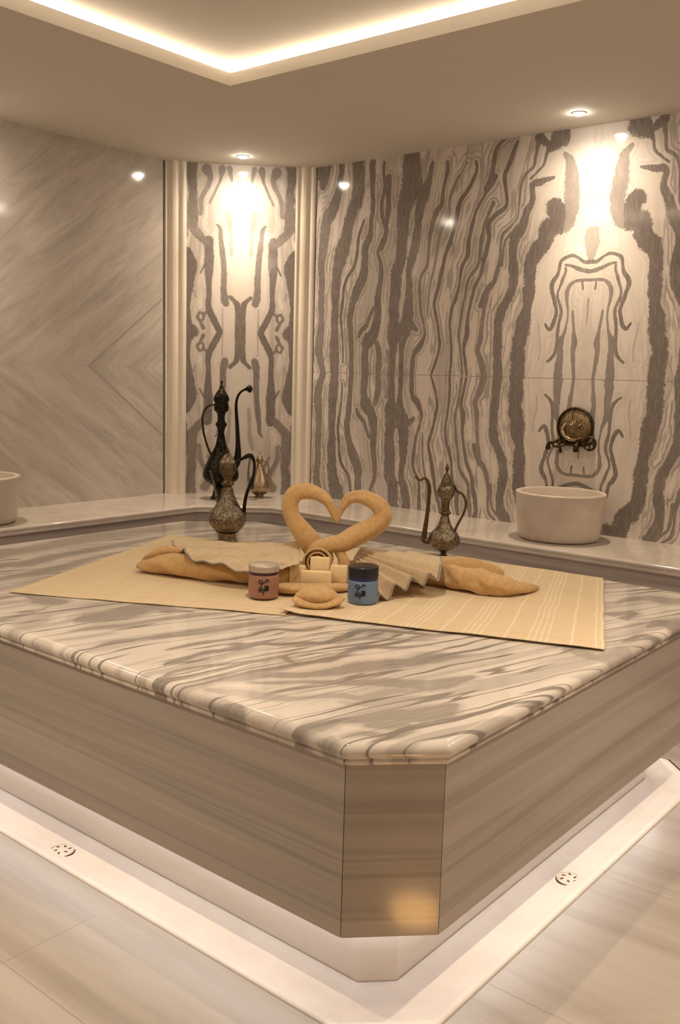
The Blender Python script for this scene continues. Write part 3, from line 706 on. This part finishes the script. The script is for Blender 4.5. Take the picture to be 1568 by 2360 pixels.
# ------------------------------------------------------------------ tap on the right wall
def to_mesh_tube(name, pts, mat, par, n=6, seg=14): bm = bmesh.new(); add_tube(bm, pts, n, seg); return bmobj(name, bm, mat, par)
def tap():
    t = thing('wall_tap', 'antique bronze wall tap with round medallion and two hand wheels', 'tap', (XW, 2.16, 1.096))
    px = .00226                           # local axes: -x out of the wall, -y right in the picture, z up
    def lz(prof, name, mat, cy, cz, seg=40):  # lathe about the x axis
        bm = bmesh.new(); add_lathe(bm, prof, seg); bmesh.ops.rotate(bm, matrix=Matrix.Rotation(-PI/2, 3, 'Y'), verts=bm.verts); bmesh.ops.translate(bm, vec=(0, cy, cz), verts=bm.verts)
        return bmobj(name, bm, mat, t)
    lz([(.098, -.004), (.098, .012), (.094, .018), (.075, .020), (.068, .026), (.045, .030), (.02, .034), (0, .036)], 'medallion', M['tap'], 0, 0)
    lz([(.090, .014), (.093, .022), (.099, .024), (.103, .018), (.102, .004), (.098, .0)], 'rim', M['tap_dark'], 0, 0, 48)
    bm = bmesh.new()                      # relief leaf scroll
    add_tube(bm, [(-.026, .045+.0*0, .02, .006), (-.034, .06, -.02, .011), (-.034, .035, -.058, .012), (-.034, -.01, -.066, .010), (-.03, -.045, -.05, .006)], 6, 12)
    bmobj('scroll', bm, M['gold'], t)
    bm = bmesh.new()
    for k in range(5):
        a = -.9+k*.45; add_tube(bm, [(-.030, -.01, -.01, .005), (-.040, -.01+.022*math.sin(a), -.01+.022*math.cos(a), .008), (-.034, -.01+.045*math.sin(a), -.01+.045*math.cos(a), .003)], 4, 10)
    bmobj('rosette', bm, M['tap'], t)
    for cy, cz, tilt in ((-.106, -.078, .0), (.07, -.088, 1.0)):
        bm = bmesh.new(); ring = [(-.0, .033*math.cos(a), .033*math.sin(a), .006) for a in np.linspace(0, 2*PI, 17)]; add_tube(bm, ring, 3, 10)
        for k in range(3):
            a = k*2*PI/3+.4; add_tube(bm, [(0, 0, 0, .004), (0, .028*math.cos(a), .028*math.sin(a), .0035)], 2, 8)
        add_tube(bm, [(.055, 0, 0, .008), (.0, 0, 0, .008), (-.008, 0, 0, .006)], 3, 12)
        if tilt: bmesh.ops.rotate(bm, matrix=Matrix.Rotation(1.05, 3, 'Y'), verts=bm.verts)
        bmesh.ops.translate(bm, vec=(-.058 if not tilt else -.045, cy, cz), verts=bm.verts); bmobj('handwheel', bm, M['tap_dark'], t)
    to_mesh_tube('spout', [(-.0, -.032, -.078, .013), (-.03, -.032, -.085, .013), (-.055, -.034, -.094, .013), (-.06, -.034, -.112, .014), (-.06, -.034, -.124, .014)], M['tap_dark'], t)
    to_mesh_tube('spout', [(-.02, .085, -.07, .008), (-.045, .10, -.082, .008), (-.055, .122, -.092, .009), (-.055, .126, -.108, .013), (-.055, .126, -.122, .013)], M['tap_dark'], t)
    to_mesh_tube('crossbar', [(-.02, .09, -.075, .009), (-.022, .03, -.09, .010), (-.022, -.05, -.09, .010), (-.02, -.1, -.078, .009)], M['tap_dark'], t)
tap()

# ------------------------------------------------------------------ ewers
def ewer(name, label, cat, group, x, y, z, k, prof, spout, handle, mats, ang, lids=None):
    """k: metres per unit; prof rows: part name, [(r, h)...] in units above the base; spout/handle: [(along, h, r)] in units, along > 0 towards picture right"""
    t = thing(name, label, cat, (x, y, z), ang, group)
    for pn, rows, mt, n in prof:
        bm = bmesh.new(); add_lathe(bm, lathe_s([(r*k, h*k) for r, h in rows], n), 40); auto(bmobj(pn, bm, M[mt], t), 50)
    for pn, rows, mt in (('spout', spout, mats[0]), ('handle', handle, mats[1])):
        if rows:
            bm = bmesh.new(); add_tube(bm, [(a*k, (q[0] if q else 0)*k, h*k, r*k) for a, h, r, *q in rows], 6, 14); bmobj(pn, bm, M[mt], t)
    return t
ANG = -math.atan2(-RT[0], -RT[1]) if False else math.atan2(RT[1], RT[0])    # local +x = picture right
# right ewer, units .192 mm
ewer('brass_ewer', 'slim brass ewer with lidded top standing behind the pleated towel on the right', 'ewer', None, 3.150, 2.020, ZP+.005, .000190,
     [('foot', [(0, 0), (112, 0), (112, 12), (96, 24), (70, 40), (58, 70), (75, 100), (120, 124)], 'brass', 4),
      ('body', [(112, 120), (210, 170), (300, 240), (336, 320), (330, 400), (290, 490), (200, 590), (135, 690), (100, 800), (82, 870), (88, 880)], 'silver', 5),
      ('neck', [(88, 878), (92, 900), (124, 918), (130, 938), (118, 960), (92, 985), (82, 1040), (88, 1110), (96, 1170)], 'brass', 4),
      ('bulb', [(94, 1165), (110, 1210), (160, 1280), (184, 1350), (180, 1420), (160, 1480), (142, 1510)], 'silver', 5),
      ('lid', [(146, 1508), (148, 1524), (124, 1548), (112, 1600), (84, 1670), (44, 1750), (24, 1785)], 'brass', 5),
      ('finial', [(24, 1780), (18, 1800), (38, 1840), (42, 1870), (30, 1920), (12, 1960), (0, 1990)], 'smooth_brass', 4)],
     [(-300, 300, 60), (-420, 330, 56), (-425, 420, 54), (-405, 600, 50), (-385, 800, 44), (-365, 1050, 38), (-350, 1330, 36), (-362, 1480, 34), (-400, 1600, 30), (-460, 1650, 28), (-540, 1615, 28), (-600, 1625, 26), (-640, 1670, 22), (-650, 1680, 34), (-655, 1690, 8)],
     [(150, 1520, 22), (170, 1490, 26), (210, 1420, 28), (270, 1372, 26), (340, 1340, 26), (400, 1250, 26), (430, 1120, 26), (400, 960, 25), (330, 800, 25), (262, 660, 26), (230, 570, 28), (215, 520, 36)],
     ('smooth_brass', 'smooth_brass'), ANG)
# left ewer behind the left towel; units .44 mm
ewer('brass_ewer', 'round-bellied brass ewer on a square-cut foot behind the left towel', 'ewer', None, 2.742, 2.842, ZP+.005, .000441,
     [('foot', [(0, 0), (95, 0), (95, 10), (88, 20), (86, 70), (90, 84), (112, 96)], 'silver', 4),
      ('body', [(100, 92), (150, 140), (178, 190), (182, 230), (165, 280), (120, 340), (85, 400), (62, 460), (52, 510)], 'silver', 5),
      ('neck', [(52, 506), (40, 530), (58, 548), (60, 560), (42, 580), (36, 600), (44, 625)], 'brass', 4),
      ('bulb', [(42, 620), (64, 650), (78, 690), (78, 730), (72, 752)], 'brass', 5),
      ('lid', [(76, 750), (78, 762), (64, 780), (48, 810), (22, 838), (10, 850)], 'silver', 4),
      ('finial', [(10, 846), (8, 856), (14, 872), (8, 890), (0, 900)], 'smooth_brass', 4)],
     [(-60, 300, 22), (-96, 400, 17), (-112, 470, 14), (-132, 560, 11), (-152, 630, 10), (-160, 660, 10), (-174, 676, 8)],
     [(70, 750, 10), (120, 790, 13), (200, 830, 24), (240, 800, 16), (252, 720, 13), (238, 620, 14), (200, 520, 16), (172, 420, 17), (160, 320, 18), (160, 250, 18)],
     ('silver', 'dark'), ANG)
# tall dark ewer on the corner bench; units .65 mm
ewer('dark_ewer', 'tall blackened metal ewer with long curved spout on the corner bench', 'ewer', None, 4.035, 4.245, ZL, .00066,
     [('foot', [(0, 0), (92, 0), (94, 12), (80, 30), (72, 70), (62, 100), (80, 128)], 'dark', 4),
      ('body', [(78, 124), (120, 150), (158, 185), (168, 225), (160, 275), (128, 350), (98, 410), (72, 460), (54, 500), (40, 560), (30, 620), (34, 650)], 'dark_gold', 5),
      ('neck', [(34, 648), (40, 670), (52, 690), (50, 710), (36, 730), (33, 770), (40, 800), (50, 815)], 'dark', 4),
      ('bulb', [(48, 812), (66, 830), (70, 860), (66, 890), (58, 902)], 'dark', 4),
      ('lid', [(60, 900), (72, 920), (73, 940), (62, 970), (36, 1010), (20, 1030)], 'dark_gold', 4),
      ('finial', [(18, 1026), (22, 1044), (10, 1060), (8, 1080), (16, 1094), (2, 1112), (0, 1115)], 'tap_dark', 4)],
     [(120, 300, 40), (150, 360, 38), (160, 430, 30), (158, 540, 22), (150, 680, 18), (140, 820, 15), (138, 890, 13), (148, 950, 12), (176, 1000, 11), (212, 1025, 11), (238, 1032, 22), (252, 1034, 36), (272, 1036, 34), (286, 1037, 14)],
     [(-60, 880, 8), (-110, 872, 9), (-150, 835, 10), (-172, 780, 10), (-174, 700, 10), (-160, 600, 10), (-130, 500, 10), (-105, 440, 11), (-92, 410, 13)],
     ('dark', 'tap_dark'), ANG)
ewer('gold_ewer', 'small polished gold ewer beside the tall dark ewer on the corner bench', 'ewer', None, 4.262, 4.130, ZL, .00066,
     [('foot', [(0, 0), (48, 0), (48, 8), (38, 18), (50, 34)], 'gold', 4),
      ('body', [(48, 30), (92, 60), (110, 95), (106, 135), (84, 190), (58, 240), (42, 280), (30, 310)], 'gold', 5),
      ('neck', [(30, 306), (25, 330), (38, 350), (26, 366)], 'gold', 4),
      ('lid', [(34, 362), (34, 372), (22, 392), (10, 410), (5, 424), (8, 432), (0, 442)], 'gold', 4)],
     [(-80, 120, 16), (-104, 190, 12), (-106, 270, 10), (-96, 340, 10), (-84, 400, 14), (-70, 412, 12)],
     [(30, 350, 6), (64, 344, 7), (84, 300, 7), (86, 240, 7), (76, 200, 8)], ('gold', 'gold'), ANG)

# ------------------------------------------------------------------ cloths on the platform
def cloth(name, label, fl, fr, br, bl, mat, z, lift=None, seed=1):
    n, m = 150, 170; s = np.linspace(0, 1, n); t = np.linspace(0, 1, m); S, Tt = np.meshgrid(s, t, indexing='ij')
    fl, fr, br, bl = [np.array(q, float) for q in (fl, fr, br, bl)]
    xy = ((1-S)*(1-Tt))[..., None]*fl+(S*(1-Tt))[..., None]*fr+(S*Tt)[..., None]*br+((1-S)*Tt)[..., None]*bl
    W = np.linalg.norm(fr-fl); H = np.linalg.norm(bl-fl)
    xy[..., 0] += smooth_noise(S*W, Tt*H, .05, .3, seed+3)*.006*np.maximum(0, 1-6*np.minimum(Tt, 1-Tt)); xy[..., 1] += smooth_noise(S*W, Tt*H, .3, .06, seed+4)*.006
    Z = z+.0025+.0022*(smooth_noise(S*W, Tt*H, .10, .22, seed)+smooth_noise(S*W, Tt*H, .035, .3, seed+1)*.5)
    cr = np.abs(((Tt*H) % .235)-.1175); Z += .0016*np.exp(-(cr/.006)**2)
    if lift is not None: Z += lift(S, Tt)
    Z = np.maximum(Z, z+.0012)
    o = grid_mesh(name, np.concatenate([xy, Z[..., None]], -1), {'along': (1-S)*W, 'across': Tt*H}, mat)
    solid(o, .0022, 1); return tag(o, label, 'cloth')
cloth('cotton_cloth', 'plain beige cloth with faint stripes under the left towel and pink jar', (1.604, 2.656), (2.02, 1.845), (3.06, 2.30), (2.655, 3.115), M['cloth_l'], ZP, None, 2)
cloth('cotton_cloth', 'beige cloth with pale check stripes under the right towel and blue jar', (2.022, 1.868), (2.353, .983), (3.225, 1.372), (3.135, 2.18), M['cloth_r'], ZP+.0042,
      lambda S, Tt: .010*np.exp(-((S)/.05)**2-((Tt)/.05)**2), 9)
ZS = ZP+.0095                              # where things on the cloth stand

# ------------------------------------------------------------------ towel swans
HB = np.array([2.45, 2.08, 0]); HN = np.array([.82, .57, 0])/math.hypot(.82, .57)
def hp(px, py, dv=0): return atp(px, py, HB+HN*dv, HN)
def heart_pt(x, y, r, dv=0):
    p = hp(620+x/5.227, 1100+y/5.227, dv); return (*p, r/5.227*.00168)
def on_cloth(px, py, r):                  # tube centre that rests on the cloth, seen at this pixel
    p = atz(px, py, ZS+r*.93); return (*p, r)
def terry_tube(name, pts, par, mat='tan', n=8, seg=26, wr=.0035, flat=(1, 1), fold=None, seed=0):
    pts = [(p[0], p[1], max(p[2], ZS+.94*p[3]*flat[1]+wr*.4), p[3]) for p in pts]          # rest on the cloth
    bm = bmesh.new(); add_tube(bm, pts, n, seg, flat, wr, fold=fold, seed=seed); return bmobj(name, bm, M[mat], par)
def base_of(t, x, y): t.location = (x, y, 0); return t
def seam(l0, depth, w=.25):               # a rolled edge running along the tube
    return lambda l, a: -depth*math.exp(-(((a-l0-1.2*l+PI) % (2*PI)-PI)/w)**2)
ls = thing('towel_swan', 'tan towel swan forming the left half of the heart', 'folded towel', (0, 0, 0), group='tan towel swans meeting in a heart')
rs = thing('towel_swan', 'tan towel swan forming the right half of the heart', 'folded towel', (0, 0, 0), group='tan towel swans meeting in a heart')
terry_tube('neck', [heart_pt(660, 1180, 95, .02), heart_pt(605, 1000, 105, .015), heart_pt(530, 830, 118, .01), heart_pt(400, 650, 116), heart_pt(285, 470, 94), heart_pt(262, 310, 94), heart_pt(335, 190, 94), heart_pt(470, 172, 88), heart_pt(600, 213, 74), heart_pt(712, 300, 58), heart_pt(768, 410, 42), heart_pt(795, 500, 28), heart_pt(804, 545, 10)], ls, seed=1, fold=seam(1.0, .22))
terry_tube('neck', [heart_pt(560, 1130, 60, -.02), heart_pt(520, 960, 68, -.03), heart_pt(580, 850, 72, -.045), heart_pt(720, 815, 84, -.04), heart_pt(880, 790, 100, -.03), heart_pt(1020, 720, 112, -.015), heart_pt(1180, 640, 112), heart_pt(1315, 555, 106), heart_pt(1375, 455, 98), heart_pt(1330, 350, 92), heart_pt(1215, 270, 84), heart_pt(1090, 232, 72), heart_pt(975, 252, 60), heart_pt(900, 335, 46), heart_pt(850, 435, 32), heart_pt(824, 520, 20), heart_pt(812, 555, 7)], rs, seed=2, fold=seam(2.6, .22))
terry_tube('body', [on_cloth(321, 1307, .010), on_cloth(340, 1304, .022), on_cloth(380, 1301, .034), on_cloth(440, 1306, .038), on_cloth(500, 1313, .038), on_cloth(570, 1319, .036), on_cloth(640, 1323, .036), on_cloth(690, 1318, .034), on_cloth(705, 1316, .02)], ls, wr=.006, flat=(1.35, 1), seed=5, n=12, seg=36, fold=lambda l, a: seam(1.9, .38, .2)(l, a)+.10*max(0, math.sin(l*38+a*2)))
terry_tube('tail_fold', [on_cloth(330, 1300, .008), (*atz(352, 1283, ZS+.052), .020), (*atz(385, 1272, ZS+.072), .026), (*atz(420, 1272, ZS+.076), .022), (*atz(445, 1276, ZS+.072), .008)], ls, wr=.003, flat=(1.5, .8), seed=6)
terry_tube('body', [on_cloth(790, 1310, .024), on_cloth(860, 1314, .032), on_cloth(940, 1320, .035), on_cloth(1015, 1327, .037), on_cloth(1060, 1334, .039), on_cloth(1105, 1341, .040), on_cloth(1150, 1350, .035), on_cloth(1178, 1356, .026), on_cloth(1198, 1358, .020), on_cloth(1222, 1357, .014), on_cloth(1241, 1355, .005)], rs, wr=.007, flat=(1.1, 1), seed=7, n=12, seg=36, fold=lambda l, a: seam(2.3, .40, .20)(l, a)+seam(1.2, .18, .15)(l, a)+(.14*max(0, math.sin(l*46+a*1.5)) if .52 < l < .8 else 0))
terry_tube('rear_roll', [on_cloth(940, 1300, .030), on_cloth(1020, 1303, .032), on_cloth(1085, 1309, .031), on_cloth(1130, 1317, .026), on_cloth(1150, 1322, .018), on_cloth(1158, 1326, .007)], rs, wr=.006, flat=(1.1, 1), seed=8, n=12, seg=30, fold=seam(2.0, .35, .2))
# coiled end between the necks
def coil():
    n = 120; a = np.linspace(0, 2*PI*2.6, n); r = .012+.0042*a/(2*PI)*3.2; c = hp(735, 1293, -.055)
    R_ = np.array([HN[1], -HN[0], 0]); prof = []
    inner = np.stack([c+R_*(rr*math.cos(q))+np.array([0, 0, 1])*(rr*math.sin(q)) for q, rr in zip(a, r)])
    outer = np.stack([c+R_*((rr+.0075)*math.cos(q))+np.array([0, 0, 1])*((rr+.0075)*math.sin(q)) for q, rr in zip(a, r)])
    rows = []
    for P, d in ((inner, .05), (inner, -.022), ((inner*.5+outer*.5), -.027), (outer, -.022), (outer, .05)): rows.append(P+HN*d)
    return grid_mesh('coiled_end', np.array(rows), None, M['tan'], rs)
coil()
terry_tube('breast_fold', [(*hp(772, 1262, -.03), .012), (*hp(790, 1285, -.04), .018), (*hp(792, 1310, -.045), .022), on_cloth(786, 1335, .022)], rs, wr=.003, seed=12)
terry_tube('breast_fold', [on_cloth(640, 1355, .010), on_cloth(652, 1355, .017), on_cloth(675, 1356, .0185), on_cloth(700, 1356, .0165), on_cloth(740, 1355, .015), on_cloth(780, 1354, .015), on_cloth(808, 1353, .011)], ls, wr=.003, flat=(2.2, .95), seed=13, fold=seam(2.1, .3, .2))

# ------------------------------------------------------------------ pleated hand towels laid as wings
def wing(name, label, edge, pivot, folds, amp, n=130, m=40, piv_h=.02, z_min=None, thick=.005, seed=0):
    """edge: 3-D outer edge, pivot: gathered end (two points); pleats ripple across"""
    E_ = catmull(edge, 40); idx = np.linspace(0, len(E_)-1, n); E_ = np.stack([np.interp(idx, np.arange(len(E_)), E_[:, k]) for k in range(3)], 1)
    Pv = np.array(pivot[0])[None]*(1-np.linspace(0, 1, n))[:, None]+np.array(pivot[1])[None]*np.linspace(0, 1, n)[:, None]
    t = np.linspace(0, 1, n); rip = np.array([folds(q) for q in t])
    D = E_-Pv; T_ = np.gradient(E_, axis=0); T_ /= np.linalg.norm(T_, axis=1)[:, None]+1e-9
    N_ = np.cross(D, T_); N_ /= np.linalg.norm(N_, axis=1)[:, None]+1e-9
    N_[np.einsum('ij,ij->i', N_, np.repeat((-HN+np.array([0, 0, .8]))[None], n, 0)) < 0] *= -1
    rows = []
    for s in np.linspace(0, 1, m):
        rows.append(Pv+D*s+N_*(rip*amp*(.12+.88*s))[:, None])
    P = np.array(rows)
    nz = smooth_noise(np.arange(m)[:, None]/m*.3+t[None]*0, t[None]*.5+np.zeros((m, 1)), .03, .05, seed)*.002; P[..., 2] += nz
    if seed == 5:
        sg = np.linspace(0, 1, m)[:, None]; cr_ = smooth_noise(sg*.3+0*t[None], t[None]*.12+0*sg, .03, .012, 8)+.7*smooth_noise(sg*.3+0*t[None], t[None]*.12+0*sg, .012, .010, 9); P += (cr_*.013*(1.25-sg))[..., None]*np.array([-HN[0]*.6, -HN[1]*.6, .8])
    P[..., 2] = np.maximum(P[..., 2], ZS+.004)
    o = grid_mesh(name, P, None, M['beige']); solid(o, thick, 0); tag(o, label, 'hand towel')
    em = grid_mesh('hem', np.stack([P[-2], P[-1], P[-1]+(P[-1]-P[-2])*.25]), None, M['hem'], o); solid(em, thick*1.25, 0)
    return o
zig = lambda k: (lambda t: (2/PI)*math.asin(math.sin(2*PI*k*t)))
az = lambda x, y, h: atz(x, y, ZS+h)
wing('hand_towel', 'beige pleated hand towel fanned open over the right swan', [az(1017, 1284, .098), az(1020, 1300, .090), az(1015, 1320, .080), az(990, 1334, .066), az(958, 1341, .054), az(925, 1352, .040), az(893, 1372, .018), az(868, 1386, .006)],
     (az(832, 1262, .105), az(816, 1288, .072)), lambda t: 0 if t < .2 else (.55*zig(4.6)((t-.2)/.8)+.5*math.sin(2*PI*4.6*(t-.2)/.8)), .019, n=260, m=50, seed=3, thick=.004)
wing('hand_towel', 'beige pleated hand towel draped flat over the left swan', [az(396, 1251, .100), az(402, 1260, .096), az(424, 1268, .092), az(432, 1281, .086), az(470, 1292, .078), az(520, 1306, .070), az(575, 1316, .064), az(630, 1320, .062)],
     (az(692, 1256, .112), az(690, 1302, .078)), lambda t: (.75*math.sin(2*PI*3.2*t+.6)+.45*math.sin(2*PI*7.3*t+1)), .010, n=220, m=80, seed=5, thick=.004)

# ------------------------------------------------------------------ folded face towel in front
def face_towel():
    t = thing('face_towel', 'small tan face towel folded like a shell in front of the cross of bars', 'folded towel', tuple(atz(733, 1385, ZS)))
    o = Vector(t.location)
    def rel(o2): o2.location = -o; return o2
    u = RT*np.array([1, 1, 0]); u /= np.linalg.norm(u)
    c = atz(733, 1376, ZS+.03)
    def row(dx, dz, dv, r): p = c+u*dx+HN*dv; return (p[0], p[1], ZS+dz, r)
    rel(terry_tube('top_fold', [row(-.070, .030, .0, .005), row(-.050, .032, .004, .019), row(-.02, .036, .004, .030), row(.015, .036, .004, .030), row(.045, .031, .004, .021), row(.066, .028, .0, .008)], t, wr=.003, flat=(1.5, .95), seed=21, seg=34, fold=lambda l, a: seam(1.4, .25, .25)(l, a)))
    rel(terry_tube('bottom_fold', [row(-.072, .030, -.014, .006), row(-.054, .019, -.022, .011), row(-.015, .012, -.030, .0105), row(.02, .012, -.030, .0105), row(.058, .022, -.022, .010), row(.078, .032, -.008, .006)], t, wr=.002, flat=(1.9, .95), seed=22, seg=34, fold=seam(2.4, .35, .2)))
    rel(terry_tube('under_fold', [row(-.05, .012, .005, .008), row(-.02, .013, .0, .013), row(.03, .013, .0, .013), row(.066, .013, .008, .009)], t, wr=.002, flat=(2.6, .95), seed=23))
face_towel()

# ------------------------------------------------------------------ tan bars set as a cross
def soap(label, px0, px1, py0, py1, dv, depth, tilt=0):
    p0 = hp((px0+px1)/2, 1340, dv); w = np.linalg.norm(hp(px1, 1320, dv)-hp(px0, 1320, dv)); top = hp((px0+px1)/2, py0, dv)[2]; zb = hp((px0+px1)/2, py1, dv)[2]
    h = top-zb
    bm = bmesh.new(); add_box(bm, -w/2, w/2, -depth/2, depth/2, 0, h, .003, 2); o = auto(bmobj('soap_bar', bm, M['soap'], None), 60)
    o.location = (p0[0], p0[1], zb); o.rotation_euler = (0, 0, math.atan2(-HN[0], HN[1])+tilt); return tag(o, label, 'soap bar', 'tan bars arranged as a cross')
soap('upright tan fibrous bar forming the top arm of the cross', 715, 759, 1284, 1342, -.115, .022)
soap('tan fibrous bar forming the left arm of the cross near the pink jar', 667, 703, 1303, 1342, -.125, .026, .10)
soap('tan fibrous bar forming the right arm of the cross near the blue jar', 762, 800, 1303, 1342, -.125, .026, -.1)
soap('wide tan fibrous bar lying at the front centre of the cross', 694, 764, 1316, 1346, -.155, .026)

# ------------------------------------------------------------------ two jars with print
def jar(x, y, label, body, lid, band, R_, H, lidh, bandh, marks):
    t = thing('scrub_jar', label, 'jar', (x, y, ZS), ANG)
    bm = bmesh.new(); add_lathe(bm, [(0, .001), (R_*.86, .001), (R_*.96, .004), (R_, .012), (R_, H-.012), (R_*.985, H-.004), (R_*.92, H), (0, H)], 48); auto(bmobj('jar_body', bm, body, t), 50)
    bm = bmesh.new(); add_lathe(bm, [(R_*.90, H-.004), (R_*.99, H-.001), (R_*.99, H+bandh), (R_*.9, H+bandh)], 48); auto(bmobj('band', bm, band, t), 50)
    z0 = H+bandh; bm = bmesh.new(); add_lathe(bm, [(R_*.9, z0-.002), (R_*1.01, z0), (R_*1.01, z0+lidh-.005), (R_*.97, z0+lidh-.001), (R_*.9, z0+lidh), (0, z0+lidh)], 48); auto(bmobj('lid', bm, lid, t), 50)
    bm = bmesh.new()
    for st in marks:
        pts = []
        for u, v, r in st:
            a = -PI/2+u/R_; pts.append(((R_+.0003)*math.cos(a), (R_+.0003)*math.sin(a), v, r))
        add_tube(bm, pts, 5, 8)
    bmobj('printed_lettering', bm, M['ink'], t); return t
def marks(k, u0, v0):                     # the printed emblem: a curl with a leaf above a line of script
    S = [[(-9, 22, 1.0), (-4, 25, 1.3), (-2, 31, 1.5), (-5, 36, 1.5), (-11, 36, 1.4), (-13, 31, 1.3), (-10, 28, 1.2), (-4, 29, 1.2), (3, 31, 1.2), (7, 35, 1.6), (10, 40, 1.2)],
         [(6, 34, 1.0), (9, 38, 2.2), (13, 36, 1.6), (15, 32, .5)],
         [(-14, 9, 1.2), (-11, 13, 1.8), (-8, 9, 1.9), (-5, 14, 1.7), (-2, 9, 1.9), (1, 12, 1.7), (4, 9, 1.6)], [(-12, 17, .9), (-6, 18, 1.1), (-1, 17, .9)]]
    S += [[(4+2.2*i, 8, 1.25), (4.3+2.2*i, 15, 1.3), (4+2.2*i, 22, 1.2)] for i in range(5)]
    S += [[(-13, 6, 1.0), (-4, 5, 1.2), (5, 6, 1.2)], [(0, 6, 1.1), (0, 0, 1.0), (.5, -5, .5)]]
    return [[(u0+u*k, v0+v*k, r*k) for u, v, r in s] for s in S]
jar(2.123, 2.032, 'small pink scrub jar with a pale silvery lid and black print', M['pink'], M['cap'], M['maroon'], .0485, .079, .021, .0075, marks(.00118, .003, .020))
jar(2.292, 1.763, 'small blue scrub jar with a black lid and black print', M['blue'], M['black'], M['navy'], .0480, .078, .031, .010, marks(.00118, -.010, .022) + [[(-.024+.0036*i, .010+.001*(i % 2), .0005), (-.022+.0036*i, .012-.001*(i % 2), .0006)] for i in range(6)])

# added unseen bowl, makes the amber glow mirrored in the cut corner panel
t = thing('added_glow_bowl', 'added unseen amber glow bowl glowing on the floor before the cut corner of the platform', 'glow bowl', (1.29, .675, 0))
bm = bmesh.new(); add_lathe(bm, [(0, .001), (.04, .001), (.058, .006), (.066, .016), (.068, .022), (.066, .023), (.062, .018), (.054, .01), (0, .008)], 40); auto(bmobj('bowl', bm, M['gold'], t))
bm = bmesh.new(); add_lathe(bm, [(0, .010), (.052, .011), (.060, .020), (.060, .034), (.04, .040), (0, .041)], 40); bmobj('glow', bm, emit('amber glow', (1, .52, .17), 8), t)
